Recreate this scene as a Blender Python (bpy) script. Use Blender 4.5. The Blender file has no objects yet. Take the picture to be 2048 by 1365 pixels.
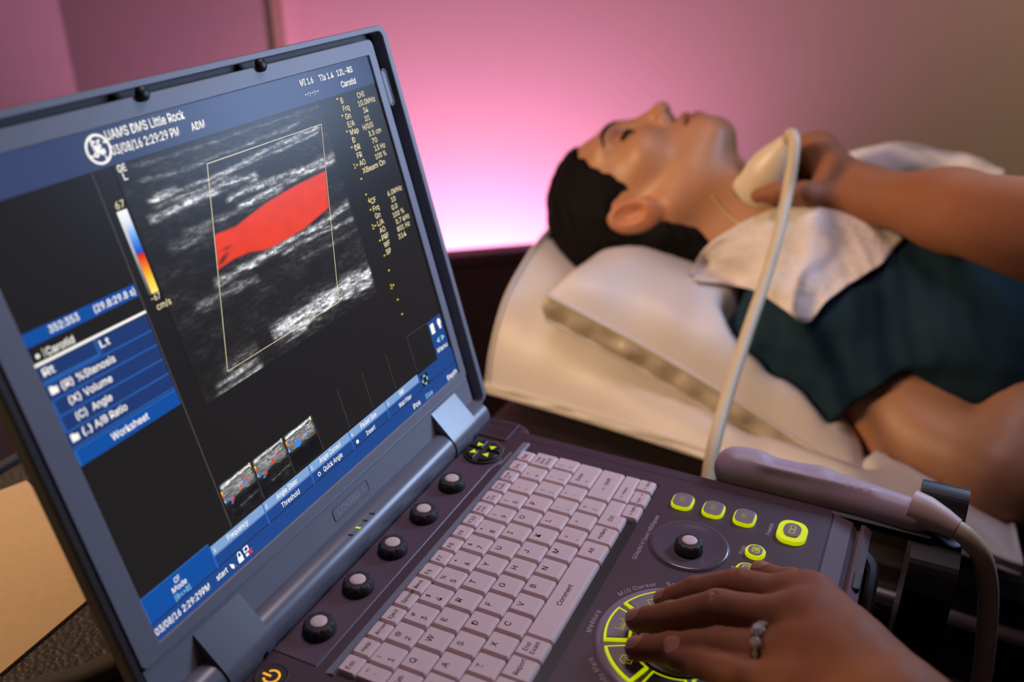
import bpy, bmesh, math, random
import numpy as np
from mathutils import Matrix, Vector
random.seed(3)
rng = np.random.RandomState(7)
sc = bpy.context.scene
COL = sc.collection

# ------------------------------------------------------------------ camera, world, lights, exposure
CAMZ = 1.3103
F_PX = 1841.38
cam = bpy.data.cameras.new('camera')
cam.sensor_width = 36.0
cam.lens = F_PX / 2048 * 36
cam.clip_start = 0.02
cam.dof.use_dof = True
cam.dof.focus_distance = 0.545
cam.dof.aperture_fstop = 4.6
co = bpy.data.objects.new('camera', cam)
COL.objects.link(co)
RT = Vector((0.999995, 0.0, -0.0031666)); FW = Vector((-0.0014026, 0.8965506, -0.4429391)); UP = Vector((0.002839, 0.4429413, 0.8965461))
co.matrix_world = Matrix(((RT.x, UP.x, -FW.x, 0), (RT.y, UP.y, -FW.y, 0), (RT.z, UP.z, -FW.z, CAMZ), (0, 0, 0, 1)))
sc.camera = co
sc.view_settings.view_transform = 'Standard'
sc.view_settings.look = 'None'
sc.view_settings.exposure = 0.0
sc.view_settings.gamma = 1.0
sc.view_settings.use_curve_mapping = False
wd = bpy.data.worlds.new('room_glow')
sc.world = wd
wd.use_nodes = True
wd.node_tree.nodes['Background'].inputs[0].default_value = (0.55, 0.33, 0.40, 1)
wd.node_tree.nodes['Background'].inputs[1].default_value = 0.042


def area_light(name, loc, target, size, energy, color, size_y=None, spread=180):
    l = bpy.data.lights.new(name, 'AREA')
    l.energy = energy; l.color = color
    l.shape = 'RECTANGLE'; l.size = size; l.size_y = size_y or size
    l.spread = math.radians(spread)
    o = bpy.data.objects.new(name, l); COL.objects.link(o)
    o.location = loc
    o.rotation_euler = (Vector(target) - Vector(loc)).to_track_quat('-Z', 'Y').to_euler()
    return o


# warm lamp standing at the left, beyond the raised screen
area_light('warm_lamp', (-1.00, 0.42, 1.46), (0.3, 0.95, 0.90), 0.22, 4.7, (1.0, 0.68, 0.38), spread=95)
# cool examination lamp at the right, over the foot of the bed
area_light('cool_lamp', (0.64, 0.84, 1.34), (-0.06, 0.60, 1.10), 0.24, 1.9, (0.46, 0.65, 1.0), 0.17, spread=110)
# cool lavender lamp overhead, between the machine and the bed
area_light('overhead_lamp', (0.10, 0.73, 1.80), (0.05, 0.62, 0.95), 0.26, 2.4, (1.0, 0.76, 0.82), spread=170)
# warm fill light without a known fixture, added to brighten the wall's right end
area_light('warm_wall_fill', (1.75, 1.85, 2.45), (1.5, 2.2, 0.9), 0.4, 5.0, (1.0, 0.74, 0.52), spread=90)


def spot_light(name, loc, target, energy, color, angle, blend=1.0, radius=0.06):
    l = bpy.data.lights.new(name, 'SPOT'); l.energy = energy; l.color = color; l.spot_size = math.radians(angle); l.spot_blend = blend; l.shadow_soft_size = radius
    o = bpy.data.objects.new(name, l); COL.objects.link(o); o.location = loc
    o.rotation_euler = (Vector(target) - Vector(loc)).to_track_quat('-Z', 'Y').to_euler()
    return o


# pink lamps on the floor behind the bed, washing the wall
spot_light('pink_floor_spot', (-0.06, 1.76, 0.10), (-0.05, 1.99, 1.05), 158.0, (1.0, 0.36, 0.78), 125)
area_light('pink_floor_strip', (-0.05, 1.89, 0.33), (-0.06, 1.97, 0.90), 0.60, 1.2, (1.0, 0.40, 0.82), 0.05)


# ------------------------------------------------------------------ helpers
def nodemat(name, col, rough=0.5, metal=0.0, var=0.06, scale=60.0, bump=0.0, bscale=None, spec=0.5, emit=None, estr=1.0,
            sss=0.0, sub=(1, 0.3, 0.15), attr=False, sheen=0.0, coat=0.0, tint=None):
    m = bpy.data.materials.new(name); m.use_nodes = True
    nt = m.node_tree; b = nt.nodes['Principled BSDF']
    b.inputs['Roughness'].default_value = rough
    b.inputs['Metallic'].default_value = metal
    b.inputs['Specular IOR Level'].default_value = spec
    if coat:
        b.inputs['Coat Weight'].default_value = coat
    if sheen:
        b.inputs['Sheen Weight'].default_value = sheen
    tc = nt.nodes.new('ShaderNodeTexCoord')
    nz = nt.nodes.new('ShaderNodeTexNoise'); nz.inputs['Scale'].default_value = scale; nz.inputs['Detail'].default_value = 5
    nt.links.new(tc.outputs['Object'], nz.inputs['Vector'])
    mx = nt.nodes.new('ShaderNodeMix'); mx.data_type = 'RGBA'
    c2 = tint or tuple(max(0, c * (1 - 2 * var)) for c in col)
    mx.inputs[6].default_value = (*[min(1, c * (1 + var)) for c in col], 1)
    mx.inputs[7].default_value = (*c2, 1)
    nt.links.new(nz.outputs['Fac'], mx.inputs[0])
    out = mx.outputs[2]
    if attr:
        at_ = nt.nodes.new('ShaderNodeAttribute'); at_.attribute_name = 'Col'
        mm = nt.nodes.new('ShaderNodeMix'); mm.data_type = 'RGBA'; mm.blend_type = 'MULTIPLY'; mm.inputs[0].default_value = 1
        nt.links.new(out, mm.inputs[6]); nt.links.new(at_.outputs['Color'], mm.inputs[7]); out = mm.outputs[2]
    nt.links.new(out, b.inputs['Base Color'])
    if sss:
        b.inputs['Subsurface Weight'].default_value = sss
        b.inputs['Subsurface Radius'].default_value = sub
        b.inputs['Subsurface Scale'].default_value = 0.004
    if bump:
        n2 = nt.nodes.new('ShaderNodeTexNoise'); n2.inputs['Scale'].default_value = bscale or scale * 3; n2.inputs['Detail'].default_value = 4
        nt.links.new(tc.outputs['Object'], n2.inputs['Vector'])
        bp = nt.nodes.new('ShaderNodeBump'); bp.inputs['Strength'].default_value = bump; bp.inputs['Distance'].default_value = 0.002
        nt.links.new(n2.outputs['Fac'], bp.inputs['Height']); nt.links.new(bp.outputs['Normal'], b.inputs['Normal'])
    if emit:
        b.inputs['Emission Color'].default_value = (*emit, 1)
        b.inputs['Emission Strength'].default_value = estr
    return m


def screen_mat(name, emit, strength=1.0):
    m = nodemat(name, (0.010, 0.010, 0.011), rough=0.30, spec=0.10, var=0.02, emit=emit, estr=strength)
    return m


WORLD_ROOTS = []     # Empties whose parts are modelled in room coordinates
def adopt(o, parent):
    if parent:
        o.parent = parent
        if parent in WORLD_ROOTS: o.matrix_parent_inverse = Matrix.Translation(-Vector(parent.location))


class MB:
    def __init__(s): s.v = []; s.f = []; s.m = []; s.sm = []
    def add(s, verts, faces, mi=0, smooth=False):
        o = len(s.v); s.v += [tuple(p) for p in verts]
        s.f += [tuple(i + o for i in f) for f in faces]; s.m += [mi] * len(faces); s.sm += [smooth] * len(faces)
    def quad(s, x0, y0, x1, y1, z, mi=0): s.add([(x0, y0, z), (x1, y0, z), (x1, y1, z), (x0, y1, z)], [(0, 1, 2, 3)], mi)
    def build(s, name, mats, parent=None, k=1.0, auto=None):
        me = bpy.data.meshes.new(name)
        me.from_pydata([(a * k, b * k, c * k) for a, b, c in s.v], [], s.f)
        for m in (mats if isinstance(mats, (list, tuple)) else [mats]): me.materials.append(m)
        me.polygons.foreach_set('material_index', s.m)
        me.polygons.foreach_set('use_smooth', s.sm)
        me.update()
        o = bpy.data.objects.new(name, me); COL.objects.link(o)
        adopt(o, parent)
        return o


def rrect(x0, y0, x1, y1, r, n=4):
    r = min(r, (x1 - x0) / 2 - 1e-6, (y1 - y0) / 2 - 1e-6)
    pts = []
    for cx, cy, a0 in ((x1 - r, y1 - r, 0), (x0 + r, y1 - r, 90), (x0 + r, y0 + r, 180), (x1 - r, y0 + r, 270)):
        for i in range(n + 1):
            a = math.radians(a0 + 90 * i / n); pts.append((cx + r * math.cos(a), cy + r * math.sin(a)))
    return pts


def circ(cx, cy, r, n=32, ry=None): return [(cx + r * math.cos(2 * math.pi * i / n), cy + (ry or r) * math.sin(2 * math.pi * i / n)) for i in range(n)]


def inset(pts, d):
    if abs(d) < 1e-9: return list(pts)
    n = len(pts); out = []
    for i in range(n):
        ax, ay = pts[i - 1]; bx, by = pts[i]; cx, cy = pts[(i + 1) % n]
        e1 = Vector((bx - ax, by - ay)); e2 = Vector((cx - bx, cy - by))
        if e1.length < 1e-9: e1 = e2
        if e2.length < 1e-9: e2 = e1
        e1.normalize(); e2.normalize()
        n1 = Vector((-e1.y, e1.x)); n2 = Vector((-e2.y, e2.x)); nn = n1 + n2
        if nn.length < 1e-6: nn = n1
        nn.normalize(); k = d / max(0.5, nn.dot(n1)); out.append((bx + nn.x * k, by + nn.y * k))
    return out


def loft(mb, pts, levels, mi=0, cap_top=True, cap_bot=False, smooth=False, mtop=None):
    """counter-clockwise outline swept through (inset, z) levels"""
    n = len(pts); vs = []; fs = []
    for d, z in levels:
        vs += [(x, y, z) for x, y in inset(pts, d)]
    for l in range(len(levels) - 1):
        for i in range(n):
            j = (i + 1) % n
            fs.append((l * n + i, l * n + j, (l + 1) * n + j, (l + 1) * n + i))
    mb.add(vs, fs, mi, smooth)
    if cap_top: mb.add(vs[-n:], [tuple(range(n))], mi if mtop is None else mtop)
    if cap_bot: mb.add(vs[:n], [tuple(reversed(range(n)))], mi)


def ring(mb, outer, inner, z0, z1, mi=0, ch=0.0):
    n = len(outer)
    lv = [(outer, 0, z0), (outer, 0, z1 - ch), (outer, ch, z1), (inner, -ch, z1), (inner, 0, z1 - ch), (inner, 0, z0)]
    vs = []
    for p, d, z in lv: vs += [(x, y, z) for x, y in inset(p, d)]
    fs = []
    L = len(lv)
    for l in range(L):
        for i in range(n):
            j = (i + 1) % n; k = (l + 1) % L
            fs.append((l * n + i, l * n + j, k * n + j, k * n + i))
    mb.add(vs, fs, mi)


def lathe(mb, prof, c=(0, 0, 0), n=32, mi=0, smooth=True):
    vs = []; fs = []
    for r, z in prof:
        vs += [(c[0] + r * math.cos(2 * math.pi * i / n), c[1] + r * math.sin(2 * math.pi * i / n), c[2] + z) for i in range(n)]
    for l in range(len(prof) - 1):
        for i in range(n):
            j = (i + 1) % n; fs.append((l * n + i, l * n + j, (l + 1) * n + j, (l + 1) * n + i))
    mb.add(vs, fs, mi, smooth)
    mb.add(vs[-n:], [tuple(range(n))], mi); mb.add(vs[:n], [tuple(reversed(range(n)))], mi)


def spline(pts, n=8):
    """Catmull-Rom through the points (any dimension)"""
    P = [np.array(p, float) for p in pts]; P = [2 * P[0] - P[1]] + P + [2 * P[-1] - P[-2]]
    out = []
    for i in range(1, len(P) - 2):
        for k in range(n):
            t = k / n; a, b, c, d = P[i - 1], P[i], P[i + 1], P[i + 2]
            out.append(0.5 * (2 * b + (c - a) * t + (2 * a - 5 * b + 4 * c - d) * t * t + (3 * b - a - 3 * c + d) * t ** 3))
    out.append(P[-2]); return out


def tube(mb, pts, rad, n=12, mi=0, smooth=True):
    P = [Vector(p[:3]) for p in pts]; rs = rad if isinstance(rad, (list, tuple)) else [rad] * len(P)
    t0 = (P[1] - P[0]).normalized(); ref = Vector((0, 0, 1)) if abs(t0.z) < 0.9 else Vector((1, 0, 0)); u = t0.cross(ref).normalized()
    vs = []; fs = []
    for i, p in enumerate(P):
        t = (P[min(i + 1, len(P) - 1)] - P[max(i - 1, 0)]).normalized()
        u = (u - t * u.dot(t)).normalized(); w = t.cross(u)
        for k in range(n):
            a = 2 * math.pi * k / n; vs.append(p + (u * math.cos(a) + w * math.sin(a)) * rs[i])
    for i in range(len(P) - 1):
        for k in range(n):
            l = (k + 1) % n; fs.append((i * n + k, i * n + l, (i + 1) * n + l, (i + 1) * n + k))
    mb.add(vs, fs, mi, smooth)
    mb.add(vs[:n], [tuple(reversed(range(n)))], mi); mb.add(vs[-n:], [tuple(range(n))], mi)


_tc = {}
try:        # Blender's own interface typeface; the built-in one if it is not there
    import os
    SANS = bpy.data.fonts.load(os.path.join(bpy.utils.system_resource('DATAFILES'), 'fonts', 'Inter.woff2'))
except Exception:
    SANS = None
CAPH = 0.729
def text_geo(txt, bold=0.012):
    """letter outlines with the baseline at 0, cap height 1"""
    k = (txt, bold)
    if k not in _tc:
        cu = bpy.data.curves.new('t', 'FONT'); cu.body = txt; cu.size = 1.0; cu.resolution_u = 4
        if SANS: cu.font = SANS
        ob = bpy.data.objects.new('t', cu); me = bpy.data.meshes.new_from_object(ob)
        v = np.array([q.co[:] for q in me.vertices]) if len(me.vertices) else np.zeros((1, 3)); f = [tuple(p.vertices) for p in me.polygons]
        bpy.data.objects.remove(ob); bpy.data.curves.remove(cu); bpy.data.meshes.remove(me)
        v = v / CAPH
        if bold > 0 and len(f):       # heavier strokes: the same letters laid a little apart
            n = len(v); q = bold * 0.6; sh = ((-q, -q), (q, -q), (-q, q), (q, q)); v = np.concatenate([v + np.array([dx, dy, 1e-4 * i]) for i, (dx, dy) in enumerate(sh)]); f = [tuple(a + i * n for a in t) for i in range(4) for t in f]
        _tc[k] = (v, f)
    return _tc[k]


_v, _f = text_geo('H'); CAPH = CAPH * float(_v[:, 1].max()); _tc.clear()


def put_text(mb, txt, x0, x1, y, z, cap, mi=0, bold=0.012, align='fit', rot=0.0):
    v, f = text_geo(txt, bold)
    w = v[:, 0].max() - v[:, 0].min(); xm = v[:, 0].min()
    s = cap if align != 'fit' else (x1 - x0) / max(w, 1e-6)
    off = x0
    if align == 'c': off = x0 - w * s / 2
    c, sn = math.cos(rot), math.sin(rot)
    pts = []
    for p in v:
        a, b = (p[0] - xm) * s, p[1] * cap
        if align == 'c' and rot: a -= w * s / 2; pts.append((x0 + a * c - b * sn, y + a * sn + b * c, z))
        else: pts.append((off + a, y + b, z))
    mb.add(pts, f, mi)


def empty(name, label, cat, loc=(0, 0, 0), rotz=0.0, group=None):
    o = bpy.data.objects.new(name, None); COL.objects.link(o); o.location = loc; o.rotation_euler = (0, 0, rotz)
    o['label'] = label; o['category'] = cat
    if group: o['group'] = group
    return o


def tag(o, label, cat, group=None):
    o['label'] = label; o['category'] = cat
    if group: o['group'] = group
    return o


def wroot(*a, **k):
    o = empty(*a, **k); WORLD_ROOTS.append(o); return o


def struct(o):
    o['kind'] = 'structure'; return o


def at(u, v, Y):
    """point of the room seen at photo position (u, v) at horizontal distance Y"""
    d = RT * ((u - 1024) / F_PX) - UP * ((v - 682.5) / F_PX) + FW
    return Vector((0, 0, CAMZ)) + d * (Y / d.y)


# ------------------------------------------------------------------ materials
M_deck = nodemat('deck_plastic', (0.062, 0.027, 0.039), rough=0.5, var=0.03, bump=0.04, bscale=2500)
M_deck2 = nodemat('knob_panel_plastic', (0.10, 0.055, 0.08), rough=0.45, var=0.03, bump=0.04, bscale=2500)
M_grey = nodemat('lid_grey_plastic', (0.24, 0.25, 0.295), rough=0.44, spec=0.38, var=0.03, bump=0.05, bscale=3000)
M_silver = nodemat('silver_plastic', (0.15, 0.155, 0.19), rough=0.32, var=0.03, metal=0.0, spec=0.6, bump=0.03, bscale=3000)
M_dark = nodemat('dark_rubber', (0.035, 0.028, 0.027), rough=0.6, var=0.1)
M_black = nodemat('black_rubber', (0.012, 0.011, 0.012), rough=0.45, var=0.1)
M_knob = nodemat('knob_rubber', (0.040, 0.033, 0.034), rough=0.55, spec=.35, var=0.1)
M_key = nodemat('key_plastic', (0.77, 0.56, 0.54), rough=0.5, var=0.02)
M_ink = nodemat('black_ink', (0.03, 0.022, 0.03), rough=0.6)
M_green = nodemat('green_ink', (0.005, 0.26, 0.19), rough=0.6)
M_print = nodemat('pale_print', (0.55, 0.42, 0.46), rough=0.6)
M_cap = nodemat('pale_knob_cap', (0.76, 0.58, 0.55), rough=0.5)
M_lime = nodemat('lime_backlight', (0.45, 0.5, 0.02), rough=0.4, emit=(0.50, 0.58, 0.0), estr=0.85)
M_limedim = nodemat('dim_lime_print', (0.35, 0.36, 0.05), rough=0.5, emit=(0.22, 0.22, 0.01), estr=0.8)
M_amber = nodemat('amber_light', (0.6, 0.3, 0.02), rough=0.4, emit=(1.0, 0.42, 0.02), estr=0.9)
M_btn = nodemat('button_translucent', (0.27, 0.20, 0.215), rough=0.4)
M_lip = nodemat('lilac_front_plastic', (0.13, 0.085, 0.10), rough=0.6, spec=.2, var=.02)
M_pale = nodemat('pale_lilac_plastic', (0.46, 0.33, 0.37), rough=0.45, var=0.02)

mm = 0.001

# ------------------------------------------------------------------ ultrasound machine (built in millimetres on its key-top plane)
machine = empty('ultrasound_machine', 'open laptop-style ultrasound machine with a red vessel scan on its screen', 'ultrasound machine',
                (-0.05391, 0.35532, 0.95), math.radians(64.4325))
K = 0.001
DZ = -3.0
b = MB()
loft(b, rrect(-88, -180, 232, 74, 6), [(-9, -50.1), (-9, -14), (-3, -6), (0, DZ - 0.8), (0.9, DZ)], cap_bot=True)
loft(b, rrect(205, 40, 247, 80, 14, 8), [(0, -44), (0, -9), (2.5, -6), (5, -5)])
# raised strip between knobs and keys
b.add([(-24, 31.2, DZ), (218, 31.2, DZ), (218, 32.4, -1.6), (-24, 32.4, -1.6)], [(0, 1, 2, 3)], 1)
b.add([(-24, 32.4, -1.6), (218, 32.4, -1.6), (218, 37.0, DZ), (-24, 37.0, DZ)], [(0, 1, 2, 3)], 1)
b.add([(218, 31.2, DZ), (218, 37.0, DZ), (218, 32.4, -1.6)], [(0, 1, 2)], 1)
b.add([(-24, 31.2, DZ), (-24, 32.4, -1.6), (-24, 37.0, DZ)], [(0, 1, 2)], 1)
base = b.build('base', [M_deck, M_grey], machine, K)

b = MB()
pts = [(-23, 43), (178, 43), (188, 40.5), (206, 46), (212, 55), (206, 67), (190, 71), (-23, 71)]
loft(b, pts, [(0, DZ), (0.6, DZ + 0.5)])
b.build('knob_panel', M_deck2, machine, K)
# a seam across the deck's left and right ends
for x in (-45, 222):
    b = MB(); loft(b, rrect(x, -178, x + 0.5, 40, 0.1, 1), [(0, DZ), (0, DZ + 0.06)])
    b.build('deck_seam', M_black, machine, K)

# front lip
b = MB()
sec = [(-180.5, DZ - 0.6), (-192, DZ - 3.2), (-195.5, DZ - 8), (-197.2, DZ - 8), (-197.2, DZ - 3.5), (-199.5, DZ - 3.0), (-204, DZ - 6), (-204, -40), (-180.5, -40)]
n = len(sec)
X = [-84, 229]
vs = [(x, y, z) for x in X for y, z in sec]
b.add(vs, [(i, n + i, n + (i + 1) % n, (i + 1) % n) for i in range(n)] + [tuple(range(n)), tuple(reversed(range(n, 2 * n)))])
b.build('front_lip', M_lip, machine, K)
b = MB()
for x in (162,):
    loft(b, rrect(x, -203.6, x + 16, -199.2, 2.0), [(0, DZ - 5.5), (0, DZ - 2.6), (0.5, DZ - 2.2)])
b.build('lid_latch_slot', M_dark, machine, K)

# keys ---------------------------------------------------------------
KEYS = []   # (outline, [(text, x, y, cap, width or None)], ink index)
P_ = 16.75; KW = 14.3
def rk(x, y, w, h=14.6): return rrect(x, y, x + w, y + h, 0.9, 2)
frow = ['Esc', 'Help', 'Arrow', 'Eject', 'Spooler', 'Revs', 'F6', 'F7', 'F8', 'F9', 'F10', 'Num\nLock', 'Scr\nLock', 'Prt Sc\nSysRq', 'Pause\nBrk', 'Ins', 'Del']
for i, t in enumerate(frow):
    x = -20.8 + i * 13.42; w = 11.4
    ls = t.split('\n'); L = []
    if len(ls) == 2:
        L = [(ls[0], x + 1.6, 27.0, 1.7, 0), (ls[1], x + 1.6, 24.2, 1.7, 0)]
    else: L = [(t, x + 1.8, 25.0, 2.2 if len(t) > 3 else 2.5, 0)]
    KEYS.append((rk(x, 21.2, w, 9.6), L, 1))
num = [('!', '1'), ('@', '2'), ('#', '3'), ('$', '4'), ('%', '5'), ('^', '6'), ('&', '7'), ('*', '8'), ('(', '9'), (')', '0'), ('_', '-'), ('+', '=')]
KEYS.append((rk(-20.8, 4.9, 10.0), [('~', -16.5, 15.0, 2.6, 0), ('`', -16.5, 8.5, 2.6, 0)], 1))
for i, (a, c) in enumerate(num):
    x = -8.9 + i * P_
    KEYS.append((rk(x, 4.9, KW), [(a, x + 3.6, 14.6, 2.5, 0), (c, x + 3.6, 7.6, 3.0, 0)], 1))
KEYS.append((rk(192.1, 4.9, 15.4), [('Clear', 195, 15.2, 1.9, 0), ('Back', 195, 11.6, 1.9, 0), ('Space', 195, 8.0, 1.9, 0)], 1))
KEYS.append((rk(-20.8, -11.6, 13.8), [('Tab', -17.5, -3.0, 2.4, 0), ('|', -15.5, -9, 2.0, 0)], 1))
for i, t in enumerate('QWERTYUIOP'):
    x = -4.9 + i * P_
    KEYS.append((rk(x, -11.6, KW), [(t, x + 3.6, -3.1, 3.2, 0)], 1))
for x, a, c, w in ((162.6, '{', '[', KW), (178.9, '}', ']', 14.2), (195.0, '|', '\\', 13.2)):
    KEYS.append((rk(x, -11.6, w), [(a, x + 3.6, -2.6, 2.4, 0), (c, x + 3.6, -8.8, 2.4, 0)], 1))
KEYS.append((rk(-20.8, -28.1, 18.6), [('Caps', -16.5, -18.6, 2.4, 0), ('Lock', -16.5, -22.4, 2.4, 0)], 1))
for i, t in enumerate('ASDFGHJKL'):
    x = -0.5 + i * P_
    KEYS.append((rk(x, -28.1, KW), [(t, x + 3.8, -19.6, 3.2, 0)], 1))
for x, a, c in ((150.0, ':', ';'), (166.2, '"', "'")):
    KEYS.append((rk(x, -28.1, KW - .2), [(a, x + 3.6, -18.6, 2.4, 0), (c, x + 3.6, -25.0, 2.4, 0)], 1))
KEYS.append((rk(182.6, -28.1, 24.8), [('Enter', 187, -19.4, 2.5, 0), ('<-', 187, -25.0, 2.2, 0)], 1))
KEYS.append((rk(-20.8, -44.6, 25.4), [('Shift', -16.5, -36.5, 2.4, 0)], 1))
for i, t in enumerate('ZXCVBNM'):
    x = 6.6 + i * P_
    KEYS.append((rk(x, -44.6, KW), [(t, x + 3.8, -36.0, 3.2, 0)], 1))
for x, a, c in ((124.0, '<', ','), (140.7, '>', '.'), (157.2, '?', '/')):
    KEYS.append((rk(x, -44.6, KW), [(a, x + 3.4, -35.4, 2.5, 0), (c, x + 3.6, -41.6, 2.5, 0)], 1))
KEYS.append((rk(173.8, -44.6, 33.2), [('<- Shift', 184, -38.6, 2.6, 0)], 1))
KEYS.append((rk(-20.8, -61.2, 15.0), [('Patient', -18, -54, 2.4, 0)], 2))
KEYS.append((rk(-4.0, -61.2, 14.8), [('Fn', 0, -54, 2.4, 0)], 1))
KEYS.append((rk(12.2, -61.2, 14.6), [('Report', 14.4, -54.6, 2.5, 0)], 2))
KEYS.append((rk(28.4, -61.2, 13.8), [('End', 31.6, -52.0, 2.4, 0), ('Exam', 31.0, -56.2, 2.4, 0)], 2))
KEYS.append((rk(43.9, -61.2, 69.6), [('Comment', 70.5, -55.0, 2.7, 0)], 1))
KEYS.append((rk(115.3, -61.2, 15.2), [('Alt', 120, -54.4, 2.6, 0)], 1))
KEYS.append((rk(132.2, -61.2, 15.4), [('Hotkey', 135, -54.4, 2.3, 0)], 1))
KEYS.append(([(149.3, -61.2), (162.0, -61.2), (162.0, -56.2), (176.2, -56.2), (176.2, -46.6), (149.3, -46.6)], [('Ctrl', 154, -54.4, 2.6, 0)], 1))
KEYS.append(([(178.0, -56.2), (193.2, -56.2), (193.2, -55.6), (206.8, -55.6), (206.8, -46.6), (178.0, -46.6)], [('<-', 181, -52, 2.2, 0), ('Home', 185.5, -52, 1.9, 0)], 1))
KEYS.append((rk(163.6, -67.4, 13.2, 9.6), [('v', 166, -63.6, 2.0, 0), ('PgDn', 169, -63.6, 1.8, 0)], 1))
KEYS.append((rk(179.2, -67.4, 13.4, 9.6), [('End', 181, -63.6, 1.8, 0), ('->', 187.5, -63.6, 2.0, 0)], 1))
KEYS.append((rk(195.0, -66.9, 12.0, 9.8), [('^', 197, -63.8, 2.0, 0), ('PgUp', 200, -63.4, 1.6, 0)], 1))
for pts, leg, ink in KEYS:
    b = MB()
    loft(b, pts, [(-1.05, -4.0), (-1.0, -3.1), (-0.45, -1.3)], cap_top=False)
    n = len(pts); lo = [(x, y, -1.3) for x, y in inset(pts, -0.45)]; md = [(x - .12, y + .35, -.22) for x, y in inset(pts, .22)]; tp = [(x - .2, y + .42, 0) for x, y in inset(pts, .60)]
    b.add(lo + md + tp, [(l * n + i, l * n + (i + 1) % n, (l + 1) * n + (i + 1) % n, (l + 1) * n + i) for l in (0, 1) for i in range(n)] + [tuple(range(2 * n, 3 * n))])
    for t, x, y, cap, _ in leg:
        put_text(b, t, x, x, y, 0.04, cap * 1.12, ink, bold=0.022, align='l')
    b.build('key', [M_key, M_ink, M_green], machine, K)
b = MB()
loft(b, rrect(-23, -69, 210, 32, 1.5), [(0, DZ), (0, DZ + 0.05)])
b.build('keyboard_well', M_black, machine, K)

# knobs --------------------------------------------------------------
def knob(cx, cy, z0=DZ + 0.4, R=9.2, H=6.2, lobes=8):
    b = MB(); n = 64; vs = []; fs = []
    prof = [(1.0, 0, 0), (1.0, .3, 0), (0.97, .62, .0), (0.95, .68, .55), (0.90, .93, .8), (0.80, 1.0, .8), (0.64, 1.02, 0)]
    for r, h, k in prof:
        for i in range(n):
            a = 2 * math.pi * i / n; w = 1 - 0.15 * k * max(0, math.cos(lobes * a)) ** 3
            vs.append((cx + R * r * w * math.cos(a), cy + R * r * w * math.sin(a), z0 + H * h))
    for l in range(len(prof) - 1):
        for i in range(n): fs.append((l * n + i, l * n + (i + 1) % n, (l + 1) * n + (i + 1) % n, (l + 1) * n + i))
    fs.append(tuple(range(len(vs) - n, len(vs))))
    b.add(vs, fs, 0, True)
    k = b.build('knob', M_knob, machine, K)
    b = MB(); lathe(b, [(4.7, H * .98), (4.7, H * 1.06), (4.2, H * 1.12), (2.2, H * 1.16), (.3, H * 1.17)], (cx, cy, z0), 32)
    o = b.build('knob_cap', M_cap, k, K); o['label'] = 'pale round knob cap'
for i in range(5): knob(-0.6 + 37.2 * i, 57.2)

# arrow pad
b = MB(); AX, AY = 192.4, 56.4
lathe(b, [(14.2, DZ + .5), (14.2, DZ + 1.6), (13.2, DZ + 2.2)], (AX, AY, 0), 40)
pad = b.build('arrow_pad', M_dark, machine, K)
for q in range(4):
    b = MB(); a0 = math.radians(90 * q + 7); a1 = math.radians(90 * q + 83)
    pts = [(AX + 2.6 * math.cos((a0 + a1) / 2), AY + 2.6 * math.sin((a0 + a1) / 2))] + [(AX + 12.6 * math.cos(a0 + (a1 - a0) * i / 10), AY + 12.6 * math.sin(a0 + (a1 - a0) * i / 10)) for i in range(11)]
    loft(b, pts, [(0, DZ + 2), (0.2, DZ + 3.3), (0.9, DZ + 3.9)])
    am = (a0 + a1) / 2; ux, uy = math.cos(am), math.sin(am); px, py = AX + 7.4 * ux, AY + 7.4 * uy
    b.add([(px + 2.8 * ux, py + 2.8 * uy, DZ + 3.97), (px - 1.8 * ux - 2.5 * uy, py - 1.8 * uy + 2.5 * ux, DZ + 3.97), (px - 1.8 * ux + 2.5 * uy, py - 1.8 * uy - 2.5 * ux, DZ + 3.97)], [(0, 1, 2)], 1)
    b.build('arrow_button', [M_black, M_lime], pad, K)

# power button
b = MB(); lathe(b, [(9.2, DZ), (9.2, DZ + .9), (8.2, DZ + 1.3), (7.6, DZ + .9)], (-38.4, 59.5, 0), 40)
pw = b.build('power_button', M_dark, machine, K)
def ribbon(mb, pts, w, z, mi=0, closed=False):
    P = [Vector(p) for p in pts]; n = len(P); vs = []
    for i in range(n):
        t = ((P[(i + 1) % n] if closed or i < n - 1 else P[i]) - (P[i - 1] if closed or i > 0 else P[i])).normalized()
        q = Vector((-t.y, t.x)) * (w / 2); vs += [(P[i].x + q.x, P[i].y + q.y, z), (P[i].x - q.x, P[i].y - q.y, z)]
    fs = []
    for i in range(n if closed else n - 1):
        j = (i + 1) % n; fs.append((2 * i + 1, 2 * j + 1, 2 * j, 2 * i))
    mb.add(vs, fs, mi)
b = MB()
ribbon(b, [(-38.4 + 4.0 * math.sin(math.radians(a)), 59.5 + 4.0 * math.cos(math.radians(a))) for a in range(35, 326, 12)], 1.2, DZ + 1.0)
ribbon(b, [(-38.4, 59.8), (-38.4, 65.0)], 1.3, DZ + 1.02)
o = b.build('power_symbol', M_amber, pw, K); o['label'] = 'glowing amber power symbol'

# speaker grille
b = MB()
loft(b, rrect(213.5, 48.5, 238.5, 74.5, 2.5), [(0, DZ - 2), (0, DZ + .9), (0.8, DZ + 1.4)])
for i in range(8):
    for j in range(2):
        loft(b, rrect(216.5 + j * 10.4, 50.6 + i * 2.9, 225.6 + j * 10.4, 52.0 + i * 2.9, .5, 2), [(0, DZ + 1.4), (0, DZ + 1.46)], 1)
b.build('speaker_grille', [M_deck, M_black], machine, K)

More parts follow.
